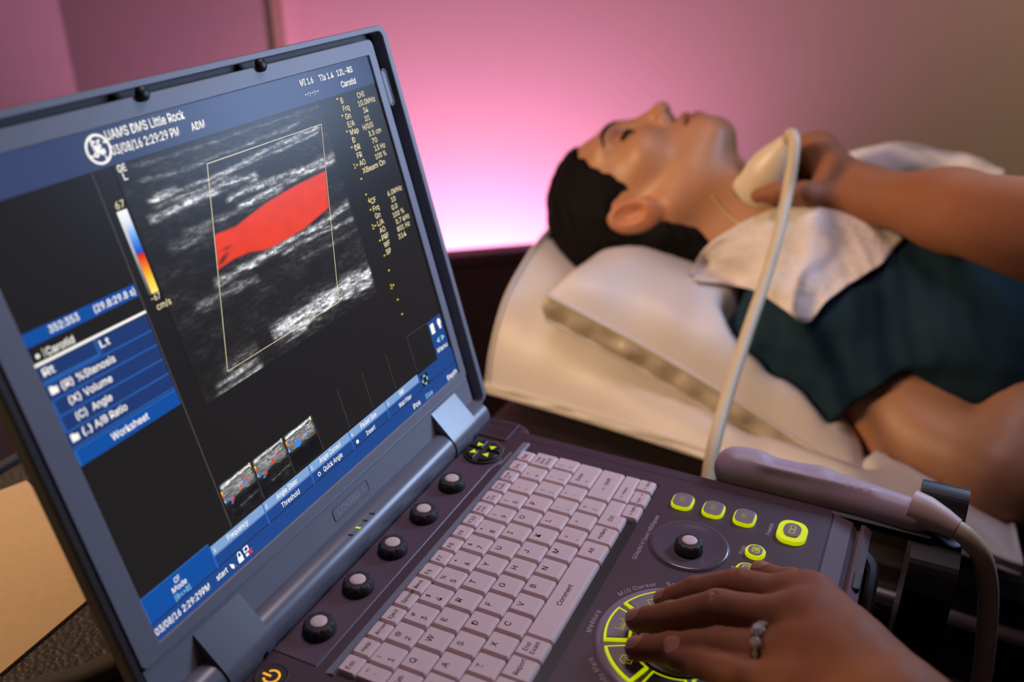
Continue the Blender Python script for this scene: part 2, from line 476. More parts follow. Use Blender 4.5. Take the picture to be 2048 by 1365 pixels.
# joystick in its dish
b = MB(); JX, JY = 155.6, -104.6
lathe(b, [(24.6, DZ + .02), (24.0, DZ + 1.0), (22.8, DZ + 1.7), (21.2, DZ + 1.6), (18.5, DZ + .9), (15, DZ + .4), (10, DZ + .18), (.5, DZ + .12)], (JX, JY, 0), 56)
dish = b.build('joystick_dish', nodemat('dish_plastic', (0.12, 0.085, 0.11), rough=0.22), machine, K)
knob(152.2, -105.2, DZ + .2, 9.0, 6.6, 10)

# soft buttons
def soft_button(name, cx, cy, sx, sy, r, glyph, lime_w, H=3.0, filled=False):
    b = MB()
    loft(b, rrect(cx - sx / 2, cy - sy / 2, cx + sx / 2, cy + sy / 2, r, 6), [(0, DZ), (0, DZ + H * .55), (0.5, DZ + H * .8)], 1)
    pts = rrect(cx - sx / 2 + lime_w, cy - sy / 2 + lime_w, cx + sx / 2 - lime_w, cy + sy / 2 - lime_w, r - lime_w, 6)
    loft(b, pts, [(0, DZ + H * .8), (0, DZ + H * .95), (0.4, DZ + H)], 0)
    glyph(b, DZ + H + .05)
    return b.build(name, [M_btn, M_lime, M_limedim], machine, K)
for t, y in (('P3', -88.6), ('P2', -109.0), ('P1', -129.2)):
    soft_button('preset_button', 196.6, y, 16.5, 14.0, 5.5, lambda b, z, t=t, y=y: put_text(b, t, 194.6, 194.6, y + 0.2 - 1.2, z, 3.0, 2, align='l'), 1.0)
def frz(b, z):
    loft(b, rrect(187.5, -164.4, 201.2, -153.8, 5.2, 6), [(0, z), (0, z + .1)], 0)
    for x in (190.5, 194.6):
        ring(b, rrect(x, -161.0, x + 4.0, -157.4, .6, 2), rrect(x + .6, -160.4, x + 3.4, -158.0, .3, 2), z + .1, z + .2, 2)
soft_button('freeze_button', 194.2, -159.2, 22.5, 18.0, 7.5, frz, 4.6, 3.2)
def stp(b, z):
    ring(b, rrect(162.6, -145.2, 168.4, -140.4, 1, 2), rrect(163.4, -144.4, 167.6, -141.2, .4, 2), z, z + .1, 2)
    loft(b, rrect(164.4, -144.2, 167.4, -141.6, .2, 1), [(0, z), (0, z + .1)], 2)
soft_button('stop_button', 165.6, -142.6, 12.6, 12.2, 6.0, stp, 1.7)
soft_button('start_button', 146.3, -141.2, 12.6, 12.2, 6.0, lambda b, z: ring(b, rrect(143.5, -143.6, 149.0, -138.8, 1, 2), rrect(144.3, -142.8, 148.2, -139.6, .4, 2), z, z + .1, 2), 1.7)

# trackball ring
TX, TY = 72.5, -122.5
b = MB()
lathe(b, [(45, DZ), (44.6, DZ + .8), (43, DZ + 1.2), (27, DZ + 1.2), (25, DZ + .6), (22.5, DZ - .2), (20.5, DZ + .3), (19.6, DZ + .4)], (TX, TY, 0), 72)
b.build('trackball_ring', nodemat('ring_plastic', (0.30, 0.22, 0.28), rough=0.2), machine, K)
def sector(r0, r1, a0, a1, n=10):
    return [(TX + r1 * math.cos(math.radians(a0 + (a1 - a0) * i / n)), TY + r1 * math.sin(math.radians(a0 + (a1 - a0) * i / n))) for i in range(n + 1)] + \
           [(TX + r0 * math.cos(math.radians(a1 + (a0 - a1) * i / n)), TY + r0 * math.sin(math.radians(a1 + (a0 - a1) * i / n))) for i in range(n + 1)]
for q in range(8):
    am = 92.5 - 46 * 2 + 46 * q if q < 8 else 0
    a0, a1 = am - 20, am + 20
    b = MB()
    loft(b, sector(25.6, 40.2, a0, a1), [(0, DZ + 1.1), (0, DZ + 2.2), (.3, DZ + 2.6)], 1)
    loft(b, inset(sector(25.6, 40.2, a0, a1), 1.5), [(0, DZ + 2.6), (0, DZ + 3.0), (.3, DZ + 3.3)], 0)
    c_, s_ = math.cos(math.radians(am)), math.sin(math.radians(am)); gx, gy = TX + 32.6 * c_, TY + 32.6 * s_
    z = DZ + 3.4
    if q == 2:
        ribbon(b, [(gx - 4.0, gy + 2.4), (gx - 4.0, gy - 2.4), (gx + 4.0, gy - 2.4), (gx + 4.0, gy + 2.4)], .5, z, 2)
        for k in range(7): ribbon(b, [(gx - 2.8 + k * .95, gy - 2.2), (gx - 2.8 + k * .95, gy - .6 + (1 if k % 3 == 0 else 0))], .4, z, 2)
    elif q == 3:
        ribbon(b, [(gx - 3.4, gy - .6), (gx - 1.8, gy + 2.6), (gx + 1.8, gy + 2.6), (gx + 3.4, gy - .6)], .6, z, 2)
        ribbon(b, [(gx - 2.2, gy + .2), (gx - 2.0, gy - 3.4), (gx + 2.0, gy - 3.4), (gx + 2.2, gy + .2)], .5, z, 2)
        ribbon(b, [(gx - 1.0, gy + 1.0), (gx, gy - 2.6), (gx + 1.0, gy + 1.0)], .5, z, 2)
    else:
        ribbon(b, [(gx - 2.6, gy - 1.2), (gx, gy + 1.6), (gx + 2.6, gy - 1.2)], .6, z, 2)
    b.build('function_button', [M_btn, M_lime, M_limedim], machine, K)
b = MB()
lathe(b, [(18.8, DZ - 1), (18.4, DZ + 3.4), (16.2, DZ + 8.4), (12.4, DZ + 12.2), (7.5, DZ + 14.8), (3.2, DZ + 15.8), (.4, DZ + 16)], (TX, TY, 0), 48)
b.build('trackball', nodemat('trackball_gloss', (0.30, 0.30, 0.36), rough=0.12), machine, K)

# printed words on the deck
ZP = DZ + .05
def word(txt, x0, x1, y, cap=2.6):
    b = MB()
    if x1: put_text(b, txt, x0, x1, y, ZP, cap, 0, 0)
    else: put_text(b, txt, x0, 0, y, ZP, cap, 0, 0, align='l')
    if txt in ('Depth/', 'Zoom/', 'Ellipse'):
        r = 1.3 if txt == 'Depth/' else 1.0
        ring(b, circ(x0 - 1.7, y + 1.2, r, 16), circ(x0 - 1.7, y + 1.2, r - .4, 16), ZP - .02, ZP + .01)
    b.build('printed_word', M_print, machine, K)
for w_ in (('Depth/', 132.5, 144.0, -79.0), ('Zoom/', 147.8, 158.0, -79.0), ('Ellipse', 162.0, 176.5, -79.0), ('Stop', 161.5, 170.0, -136.0), ('Start', 140.0, 149.0, -134.6), ('Freeze', 187.3, 199.6, -147.0), ('Reverse', 186, 203, 38.6, 2.0)): word(*w_)
def arc_text(txt, R, amid, cap):
    b = MB(); tot = 0; ws = []
    for ch in txt:
        if ch == ' ': w = .35 * cap
        else:
            v, f = text_geo(ch, .012); w = (v[:, 0].max() - v[:, 0].min()) * cap + .22 * cap
        ws.append(w); tot += w
    s = -tot / 2
    for ch, w in zip(txt, ws):
        a = math.radians(amid) - (s + w / 2) / R
        if ch != ' ': put_text(b, ch, TX + R * math.cos(a), 0, TY + R * math.sin(a), ZP, cap, 0, 0, align='c', rot=a - math.pi / 2)
        s += w
    b.build('printed_word', M_print, machine, K)
arc_text('Measure', 47.0, 92.5, 3.0); arc_text('M/D Cursor', 47.0, 46.5, 3.0); arc_text('Body Mark', 47.0, 138.5, 3.0); arc_text('Scan Area', 47.0, 12, 3.0)

# hinge --------------------------------------------------------------
HY, HZ = 83.0, 1.5
def xprism(mb, prof, x0, x1, mi=0, smooth=False):
    n = len(prof); vs = [(x, y, z) for x in (x0, x1) for y, z in prof]
    mb.add(vs, [(i, (i + 1) % n, n + (i + 1) % n, n + i) for i in range(n)], mi, smooth)
    mb.add(vs[:n], [tuple(reversed(range(n)))], mi); mb.add(vs[n:], [tuple(range(n))], mi)
b = MB()
prof = [(HY + 11.6 * math.cos(-2 * math.pi * i / 40), HZ + 11.6 * math.sin(-2 * math.pi * i / 40)) for i in range(40)]
xprism(b, prof, -92, 233, 0, True)
b.build('hinge_barrel', M_silver, machine, K)
b = MB()
LEDA = math.radians(118)
for i, x in enumerate((83.6, 76.0, 68.2, 60.4)):
    y, z = HY + 11.7 * math.cos(LEDA), HZ + 11.7 * math.sin(LEDA)
    b = MB()
    vs = []
    for da in (-.11, .11):
        for dx in (-.8, .8):
            a = LEDA + da; vs.append((x + dx + da * 8, HY + 11.75 * math.cos(a), HZ + 11.75 * math.sin(a)))
    b.add(vs, [(0, 1, 3, 2), (2, 3, 1, 0)])
    o = b.build('indicator_light', M_lime if i == 2 else M_black, machine, K)
    if i == 2: o['label'] = 'lit green indicator light'

# lid ----------------------------------------------------------------
TH = math.radians(74.7727)
LO = Vector((-72.7, 94.0, 37.4))
lidM = Matrix.Translation(LO * K) @ Matrix.Rotation(TH, 4, 'X')
def lid_part(b, name, mats, parent):
    o = b.build(name, mats, parent, K); return o
SW, SH = 299.5, 231.3
b = MB()
full = rrect(-19, -33, 325.5, 248.4, 7, 6); inn = rrect(-15.0, -33, 320.0, 244.6, 4.5, 6)
loft(b, full, [(26, -17), (11, -12), (1.5, -7.4), (0, -6.4), (0, 0.4)], 1, cap_bot=True, cap_top=False)
ring(b, inset(full, .15), inn, -6.8, 2.2, 0, .5)
b.add([(x, y, -6.6) for x, y in inn], [tuple(range(len(inn)))], 1)
# bezel slab with the screen opening
bo = rrect(-13.5, -7, 307.5, 241.0, 4, 4); bi = rrect(0, 0, SW, SH, .4, 4)
ring(b, bo, bi, -6.5, 1.4, 0, .5)
loft(b, rrect(-13.5, -31, 307.5, -7.4, .5, 2), [(0, -6.5), (0, .2), (.4, .4)], 0)
for i_, f_ in enumerate(b.f):  # left lip given the dark material in place of its shade
    if b.m[i_] == 0 and max(b.v[k][0] for k in f_) < -13.6: b.m[i_] = 1
lid = b.build('lid', [M_grey, M_dark], machine, K)
lid.matrix_local = lidM
def lid_sub(b, name, mats):
    return b.build(name, mats, lid, K)
for x in (106.5, 194.5):
    b = MB(); lathe(b, [(3.7, 1.2), (3.7, 3.2), (3.0, 4.2), (1.2, 4.7), (.3, 4.8)], (x, 241.2, 0), 24); o = lid_sub(b, 'rubber_bumper', M_black); o['label'] = 'round black rubber bumper'
b = MB(); ring(b, rrect(307.0, 196, 313.5, 221, 3.2, 6), rrect(307.9, 197, 312.6, 220, 2.4, 6), -3, 1.6, 1); loft(b, rrect(307.9, 197, 312.6, 220, 2.4, 6), [(0, -6), (0, .8), (.5, 1.3)]); lid_sub(b, 'lid_latch', [M_grey, M_black])
b = MB()
ring(b, rrect(133.4, -21.2, 170.4, -12.2, 2.2, 5), rrect(134.0, -20.6, 169.8, -12.8, 1.7, 5), .3, .75, 0, .1)
loft(b, rrect(134.0, -20.6, 169.8, -12.8, 1.7, 5), [(0, .3), (0, .5)], 2)
put_text(b, 'LOGIQ  i', 137.5, 166.0, -18.6, .56, 3.9, 1, bold=0)
lid_sub(b, 'logo_badge', [M_silver, nodemat('badge_letters', (0.45, 0.43, 0.47), rough=.35), M_grey])
# hinge covers
for x0, x1, sx in ((180.6, 214.2, 207), (-54.8, -21.2, -29)):
    b = MB()
    top_y, top_z = LO.y + math.cos(TH) * -10.4, LO.z + math.sin(TH) * -10.4
    R_ = 12.6
    arc = [(HY + R_ * math.cos(a), HZ + R_ * math.sin(a)) for a in [math.radians(q) for q in range(135, 250, 6)]]
    nrm = (-math.sin(TH), math.cos(TH))
    prof = [(top_y + nrm[0] * .6, top_z + nrm[1] * .6)] + arc + [(HY - 2, HZ - 12), (HY + 2, HZ)]
    xprism(b, prof, x0, x1)
    a = math.radians(190); 
    cy, cz = HY + (R_ + .05) * math.cos(a), HZ + (R_ + .05) * math.sin(a)
    vs = [(sx + 2.2 * math.cos(t), cy + 2.2 * math.sin(t) * -math.sin(a), cz + 2.2 * math.sin(t) * math.cos(a)) for t in [2 * math.pi * i / 20 for i in range(20)]]
    b.add(vs, [tuple(range(20)), tuple(reversed(range(20)))], 1)
    b.build('hinge_cover', [M_silver, M_black], machine, K)

# screen -------------------------------------------------------------
def lin(r, g, b): return tuple(((c / 255) / 12.92 if c / 255 < .04045 else ((c / 255 + .055) / 1.055) ** 2.4) for c in (r, g, b))
S_black = screen_mat('screen_black', lin(30, 27, 26))
S_head = screen_mat('screen_header_blue', lin(54, 66, 104))
S_blue = screen_mat('screen_blue', lin(14, 78, 160))
S_navy = screen_mat('screen_navy', lin(30, 56, 112))
S_bar = screen_mat('screen_bar_blue', lin(28, 70, 140))
S_light = screen_mat('screen_light_blue', lin(130, 165, 212))
S_line = screen_mat('screen_line_blue', lin(45, 105, 190))
S_white = screen_mat('screen_white', lin(250, 246, 238), 1.1)
S_cream = screen_mat('screen_cream', lin(240, 228, 180), 1.0)
S_yellow = screen_mat('screen_yellow', lin(222, 200, 60), 1.0)
S_greyline = screen_mat('screen_grey_line', lin(78, 74, 74))
S_cyan = screen_mat('screen_pale_blue_text', lin(150, 205, 230))
S_red = screen_mat('screen_red', lin(220, 70, 40))

b = MB()
b.quad(0, 0, SW, SH, 0.0, 0)
b.quad(0, 213.6, SW, SH, 0.05, 1)
ribbon(b, [(64.0, 213), (63.2, 22.5)], .6, .06, 2)
for x in (90.0, 117.0, 144.2, 171.8, 198.0, 225.6, 252.8): ribbon(b, [(x, 46.5 if x < 150 else 49), (x, 23.2)], .35, .06, 2)
ribbon(b, [(253, 49.5), (279.5, 48.6)], .35, .06, 2)
lid_sub(b, 'screen', [S_black, S_head, S_greyline])

b = MB(); z = .1
b.quad(.6, 153.0, 63.0, 159.3, z, 0)
put_text(b, '352:353', 13.3, 29.1, 154.9, z + .05, 3.3, 3, .03); put_text(b, '(29.8:29.8 s)', 37.6, 61.9, 154.6, z + .05, 3.3, 3, .03)
lathe_c = circ(3.6, 148.3, 1.0, 16); b.add([(x, y, z + .05) for x, y in lathe_c], [tuple(range(16))], 3)
put_text(b, 'Carotid', 7.9, 22.5, 146.7, z + .05, 3.4, 3, .03); b.quad(6.6, 146.4, 6.9, 150.6, z + .05, 3)
b.quad(.2, 144.2, 63.4, 145.5, z + .02, 3)
b.quad(.8, 104.3, 62.6, 143.9, z, 1)
def box_lines(x0, y0, x1, y1, zz, w=.55, mi=2):
    for p in (((x0, y0), (x1, y0)), ((x0, y1), (x1, y1)), ((x0, y0), (x0, y1)), ((x1, y0), (x1, y1))): ribbon(b, p, w, zz, mi)
ribbon(b, [(.8, 136.6), (31.3, 136.6)], .9, z + .03, 2); ribbon(b, [(31.3, 143.8), (31.3, 136.4)], .7, z + .03, 2); ribbon(b, [(32.6, 143.8), (32.6, 136.4)], .5, z + .03, 2)
for y in (135.4, 127.9, 120.2, 112.4, 104.6): ribbon(b, [(.8, y), (62.5, y)], .55, z + .03, 2)
for y0, y1 in ((120.8, 127.4), (113.0, 119.6)): ribbon(b, [(1.3, y0), (1.3, y1)], .8, z + .03, 2)
b.quad(.8, 95.5, 62.6, 103.6, z, 0); ribbon(b, [(1.3, 95.5), (1.3, 103.6)], .9, z + .03, 2); ribbon(b, [(.8, 103.4), (62.6, 103.4)], .6, z + .03, 2)
for t, x0, x1, y in (('Rt', 2.5, 8.4, 139.0), ('Lt', 33.4, 38.9, 138.9), ('(R)', 8.1, 14.1, 130.3), ('%Stenosis', 16.3, 37.9, 130.3), ('(X)', 8.4, 14.6, 122.7), ('Volume', 16.6, 32.4, 122.7),
                     ('(C)', 8.5, 14.3, 115.0), ('Angle', 17.4, 28.6, 115.0), ('(.)', 8.4, 13.3, 107.3), ('A/B Ratio', 15.1, 33.8, 107.3), ('Worksheet', 20.3, 42.6, 97.8)):
    put_text(b, t, x0, x1, y, z + .05, 3.5, 3, .03)
for fy in (130.3, 107.0): b.add([(2.2, fy, z + .05), (6.2, fy, z + .05), (6.2, fy + 3, z + .05), (4.4, fy + 3, z + .05), (4.0, fy + 3.7, z + .05), (2.2, fy + 3.7, z + .05)], [tuple(range(6))], 3)
lid_sub(b, 'menu_panel', [S_blue, S_navy, S_line, S_white])

b = MB(); z = .1
b.quad(0, 0, SW, 9.0, z, 1); b.quad(0, 9.0, 46, 23.9, z, 0); ribbon(b, [(.4, 9.4), (.4, 23.9)], .7, z + .03, 2); ribbon(b, [(0, 23.6), (46, 23.6)], .5, z + .03, 2)
ribbon(b, [(0, 9.2), (46, 9.2)], .5, z + .03, 5)
b.quad(46, 9.0, 251.5, 15.7, z, 1); b.quad(46, 15.7, 251.5, 21.6, z, 3)
ribbon(b, [(46, 9.1), (251.5, 9.1)], .45, z + .02, 5)
for x in (46.2, 87.2, 128.2, 169.2, 210.6):
    ribbon(b, [(x, 8.8), (x, 21.6)], .8, z + .04, 2)
ribbon(b, [(46, 16.2), (251.5, 16.2)], .35, z + .04, 2)
b.quad(251.5, 9.0, SW, 20.6, z, 1); ribbon(b, [(251.5, 10.5), (SW, 9.0)], .45, z + .03, 5)
b.quad(279.5, 20.6, 297.5, 48.6, z, 1)
for t, x0, x1, y, cap, mi in (('CF', 20.4, 24, 18.5, 2.8, 4), ('Mode', 17.4, 26.8, 14.7, 2.9, 4), ('[B<>B]', 17.3, 27.4, 10.6, 2.7, 6), ('Frequency', 58.1, 74.0, 17.6, 3.0, 4), ('Angle Steer', 98.1, 116.5, 17.4, 3.0, 4),
                              ('Threshold', 99.5, 115.4, 10.9, 3.1, 4), ('Angle Correct', 137.9, 159.2, 17.4, 3.0, 4), ('Quick Angle', 138.8, 157.7, 10.9, 3.1, 4), ('Packet Size', 181.1, 198.6, 17.4, 3.0, 4),
                              ('Insert', 184.1, 194.0, 10.6, 3.0, 4), ('PRF', 227.3, 232.9, 17.2, 3.0, 4), ('Wall Filter', 223, 238.6, 10.3, 3.0, 4), ('Pos', 237.4, 246, 1.8, 3.6, 4), ('Size', 253.5, 262.9, 1.4, 3.4, 6), ('Depth', 284.4, 298.2, 1.0, 3.6, 4),
                              ('03/08/16 2:29:29PM', .8, 37.5, 2.8, 3.6, 4), ('start', 43, 51, 3.3, 3.2, 4), ('Menu', 282.4, 295.9, 23.8, 3.4, 4)):
    put_text(b, t, x0, x1, y, z + .06, cap, mi, .02)
for i, x in enumerate((47.6, 88.6, 129.6, 170.6, 212)): put_text(b, str(i + 1), x, 0, 17.4, z + .06, 2.2, 4, 0, align='l')
ring(b, circ(134.4, 12.2, 1.3, 14), circ(134.4, 12.2, .8, 14), z + .03, z + .07, 4)
b.add([(x, y, z + .06) for x, y in circ(174.1, 11.9, 1.3, 16)], [tuple(range(16))], 4)
# network, padlock and monitor icons of the status bar
b.add([(53.2, 6.2, z + .06), (55.8, 4.6, z + .06), (55.4, 2.2, z + .06), (53.8, 3.2, z + .06)], [(0, 3, 2, 1)], 4)
ribbon(b, [(55.6, 3.4), (57.2, 2.6)], .7, z + .06, 7)
b.quad(59.2, 2.4, 63.0, 5.6, z + .06, 4); ribbon(b, [(59.9, 5.6), (60.0, 7.6), (61.1, 8.3), (62.2, 7.6), (62.3, 5.6)], .7, z + .06, 4)
ring(b, rrect(64.6, 5.0, 68.2, 8.2, .3, 2), rrect(65.3, 5.6, 67.5, 7.6, .2, 2), z + .03, z + .07, 4); b.quad(65, 2.6, 67, 4.2, z + .06, 4)
ribbon(b, [(67.2, 2.2), (70, 5.0)], .8, z + .06, 7); ribbon(b, [(67.4, 4.8), (70, 2.4)], .8, z + .06, 7)
# arrow symbol, book, bulb and angle brackets
b.quad(254.2, 10, 263, 18.5, z + .02, 5)
for dx, dy in ((1, 0), (-1, 0), (0, 1), (0, -1)):
    cx, cy = 258.5 + dx * 2.2, 14.2 + dy * 2.2; b.add([(cx + dx * 1.9, cy + dy * 1.9, z + .06), (cx - dy * 1.9, cy + dx * 1.9, z + .06), (cx + dy * 1.9, cy - dx * 1.9, z + .06)], [(0, 1, 2)], 6)
b.quad(281.6, 38.4, 286.2, 45.8, z + .06, 4)
b.add([(x, y, z + .06) for x, y in circ(293.6, 43.4, 2.3, 16, 2.8)], [tuple(range(16))], 4); b.quad(292.4, 38.6, 294.8, 41.0, z + .06, 4)
b.add([(284.2, 32.0, z + .06), (288.4, 29.8, z + .06), (288.4, 34.2, z + .06)], [(0, 1, 2)], 6); b.add([(295.4, 32.0, z + .06), (291.2, 34.2, z + .06), (291.2, 29.8, z + .06)], [(0, 1, 2)], 6)
lid_sub(b, 'softkey_bar', [S_blue, S_bar, S_line, S_light, S_white, S_black, S_cyan, S_red])

b = MB(); z = .32
for t, x0, x1, y, cap in (('UAMS DMS Little Rock', 78.6, 129.2, 225.0, 4.4), ('03/08/16 2:29:29 PM', 78.6, 122.2, 217.9, 4.2), ('ADM', 131, 140.8, 218, 3.9), ('MI 1.6', 224.9, 237.4, 224.4, 3.6), ('TIs 1.4', 243.4, 258, 224.1, 3.6),
                          ('12L-RS', 261.9, 278.8, 224.2, 3.6), ('Carotid', 263, 278.9, 216.9, 3.6), ('--:--:--', 226, 239.5, 217.6, 3.4), ('GE', 78, 83.1, 209.6, 3.4), ('L', 79.6, 82.0, 205.6, 3.4)):
    put_text(b, t, x0, x1, y, z, cap, 0, .03)
put_text(b, '67', 69.2, 74.6, 194.2, z, 3.4, 1, .02); put_text(b, '-67', 68.8, 74.5, 147.6, z, 3.2, 1, .02); put_text(b, 'cm/s', 70.1, 79.3, 142.8, z, 3.2, 1, .02)
LST = [('B', 'CHI', 207.7), ('Frq', '10.0MHz', 202.6), ('Gn', '34', 197.6), ('E/A', '2/1', 192.5), ('Map', 'H/0/0', 187.6), ('D', '3.5 cm', 182.5), ('DR', '70', 177.5), ('FR', '13 Hz', 172.4), ('AO', '100 %', 167.3),
       ('CF', '', 142.0), ('Frq', '10', 136.8), ('Gn', '0.0', 131.8), ('L/A', '100 %', 126.8), ('AO', '0.7 kHz', 121.8), ('PRF', '801 Hz', 116.8), ('WF', '314', 111.8), ('SP', '', 106.8)]
VX = [(275.9, 283.9), (274.4, 294), (277.7, 282.9), (276.8, 282.4), (271.9, 283.7), (276.1, 290.7), (277.5, 283.5), (277.7, 290.3), (276.1, 289),
      (0, 0), (279.5, 284.8), (277.6, 284.5), (276.5, 290.2), (277.7, 294.5), (276.7, 292.6), (275.5, 285), (0, 0)]
for (a, v, y), (x0, x1) in zip(LST, VX):
    w, _ = text_geo(a); put_text(b, a, 257.6, 0, y, z, 3.5, 1, .02, align='l')
    if v: put_text(b, v, x0, x1, y - (4.9 if y < 140 else 0) * 0, z, 3.3, 1, .02)
put_text(b, '6.0MHz', 277.5, 295.1, 141.6, z, 3.3, 1, .02); put_text(b, 'XBeam On', 258.6, 285, 162.1, z, 3.5, 1, .02)
for i, y in enumerate((211.2, 200.7, 190.6, 180.4, 168.9, 159.7, 149.3, 139, 128.1, 117.8, 107.3, 96.9, 86.4, 75.9, 65.3)):
    b.quad(254, y - .5, 255.8, y + .5, z, 2)
for t, y in (('1', 167.3), ('2', 126.6), ('3', 84.7)): put_text(b, t, 251.0, 0, y, z, 3.2, 2, .02, align='l')
b.add([(256.9, 146.8, z), (254.8, 144.6, z), (256.9, 142.8, z)], [(0, 1, 2)], 2)
ROI = [(132.9, 200.2), (232.5, 200.0), (197.6, 96.8), (97.1, 97.0)]
ribbon(b, ROI, .55, .36, 1, True)
lid_sub(b, 'readout_text', [S_white, S_cream, S_yellow])

# round monogram emblem
b = MB(); gx, gy = 72.4, 222.3
ring(b, circ(gx, gy, 7.1, 40), circ(gx, gy, 5.9, 40), .08, .13)
for a in (20, 110, 200, 290):
    a = math.radians(a); ribbon(b, [(gx + 5.8 * math.cos(a), gy + 5.8 * math.sin(a)), (gx + 4.9 * math.cos(a + .28), gy + 4.9 * math.sin(a + .28)), (gx + 4.4 * math.cos(a + .1), gy + 4.4 * math.sin(a + .1))], .8, .13)
def strokes(P, w): ribbon(b, [(gx + x, gy + y) for x, y in [tuple(q) for q in spline(P, 6)]], w, .13)
strokes([(-.4, 3.2), (-1.6, 3.8), (-2.6, 2.6), (-1.8, 1.4), (-.4, 1.6), (-.2, .2), (-1.0, -2.2), (-2.2, -3.0), (-3.0, -2.0), (-1.8, -1.0), (-.6, -.4)], 1.0)
strokes([(-2.8, .6), (-1.8, .2), (-.8, .8)], .9)
strokes([(2.2, 3.4), (1.2, 3.8), (.7, 2.4), (1.6, 1.2), (.6, .4), (.5, -1.6), (1.6, -2.6), (2.8, -1.8), (2.4, -.6), (1.4, -1.0), (1.8, -1.8)], 1.0)
lid_sub(b, 'round_emblem', S_white)


def color_grid(name, x0, y0, x1, y1, z, rgb, strength=1.0):
    """flat picture on the screen: a grid of vertices that carries its own colours (rows from the bottom)"""
    h, w = rgb.shape[:2]
    xs = np.linspace(x0, x1, w) * K; ys = np.linspace(y0, y1, h) * K
    XX, YY = np.meshgrid(xs, ys)
    v = np.stack([XX, YY, np.full_like(XX, z * K)], -1).reshape(-1, 3)
    i = (np.arange(h - 1)[:, None] * w + np.arange(w - 1)[None]).reshape(-1)
    f = np.stack([i, i + 1, i + w + 1, i + w], -1)
    me = bpy.data.meshes.new(name)
    me.vertices.add(len(v)); me.vertices.foreach_set('co', v.reshape(-1))
    me.loops.add(f.size); me.loops.foreach_set('vertex_index', f.reshape(-1))
    me.polygons.add(len(f)); me.polygons.foreach_set('loop_start', np.arange(0, f.size, 4)); me.polygons.foreach_set('loop_total', np.full(len(f), 4))
    me.update()
    ca = me.color_attributes.new('Col', 'FLOAT_COLOR', 'POINT')
    ca.data.foreach_set('color', np.concatenate([rgb.reshape(-1, 3), np.ones((h * w, 1))], 1).astype(np.float32).reshape(-1))
    m = screen_mat(name + '_pixels', (0, 0, 0), strength)
    nt = m.node_tree; at_ = nt.nodes.new('ShaderNodeAttribute'); at_.attribute_name = 'Col'
    nt.links.new(at_.outputs['Color'], nt.nodes['Principled BSDF'].inputs['Emission Color'])
    me.materials.append(m)
    o = bpy.data.objects.new(name, me); COL.objects.link(o); o.parent = lid
    return o


def vnoise(x, y, seed):
    r = np.random.RandomState(seed); T = r.rand(256, 256)
    xi = np.floor(x).astype(int); yi = np.floor(y).astype(int); fx = x - xi; fy = y - yi
    fx = fx * fx * (3 - 2 * fx); fy = fy * fy * (3 - 2 * fy)
    g = lambda a, c: T[a % 256, c % 256]
    return (g(xi, yi) * (1 - fx) + g(xi + 1, yi) * fx) * (1 - fy) + (g(xi, yi + 1) * (1 - fx) + g(xi + 1, yi + 1) * fx) * fy


def srgb2lin(c): return np.where(c < .04045, c / 12.92, ((c + .055) / 1.055) ** 2.4)


# (points in mm, half thickness, brightness) of the bright tissue layers
BANDS = [([(86.6, 193.3), (99.5, 191.8), (115.4, 192.3), (129.9, 192.9), (143.8, 193.1), (174.6, 196.3), (232.9, 199.5)], 1.0, 0.75),
         ([(88.0, 189.3), (104.6, 189.0), (128.4, 189.8), (150.9, 192.3), (190.2, 194.1), (229.8, 196.5)], 0.8, 0.55),
         ([(83.0, 184.5), (97.8, 184.3), (111.9, 185.4), (126.6, 186.3), (139.7, 187.3), (168.0, 185.1)], 2.0, 0.85),
         ([(135.7, 179.3), (157.6, 180.4), (193.8, 179.4), (237.9, 179.9)], 1.6, 0.8),
         ([(141.7, 173.9), (162.8, 174.7), (199.7, 176.2), (236.3, 176.8)], 1.3, 0.75),
         ([(100.3, 172.0), (119.4, 171.8), (140.5, 171.5), (161.9, 172.9), (184.7, 174.2)], 1.6, 0.4),
         ([(85.2, 210.2), (106.7, 209.8), (134.2, 209.7), (180.6, 210.1), (236.8, 210.1)], 0.7, 0.3),
         ([(85.2, 203.3), (109.0, 201.3), (136.3, 202.0), (177.3, 203.4), (214.4, 204.9)], 0.9, 0.35),
         ([(90.4, 194.1), (103.7, 194.2), (110.2, 194.8)], 1.2, 0.6),
         ([(87.5, 168.1), (97.1, 166.9), (111.9, 168.0), (123.4, 168.4)], 2.2, 0.3),
         ([(107.9, 141.3), (115.1, 142.0), (138.8, 142.9), (175.9, 144.2), (208.8, 144.7), (236.9, 149.8)], 2.0, 0.85),
         ([(162.3, 139.1), (180.0, 140.4), (206.3, 139.7), (238.6, 139.1)], 1.0, 0.7),
         ([(89.6, 133.8), (106.5, 134.6), (126.0, 134.5), (142.4, 134.2)], 1.8, 0.4),
         ([(134.4, 101.4), (153.0, 102.8), (172.1, 103.2), (203.2, 104.4), (239.9, 104.1)], 3.2, 1.0),
         ([(139.6, 97.9), (159.6, 97.5), (190.0, 99.2), (237.2, 96.7)], 2.6, 0.8),
         ([(84.9, 92.7), (95.0, 92.5), (105.4, 93.4), (122.0, 93.8)], 1.4, 0.75),
         ([(83.5, 86.2), (93.9, 86.3), (106.2, 87.1), (123.6, 88.5)], 2.0, 0.85),
         ([(92.4, 98.7), (108.6, 99.9), (125.1, 100.0)], 2.2, 0.25),
         ([(177.0, 131.6), (206.4, 131.0), (239.3, 131.9)], 1.0, 0.25)]
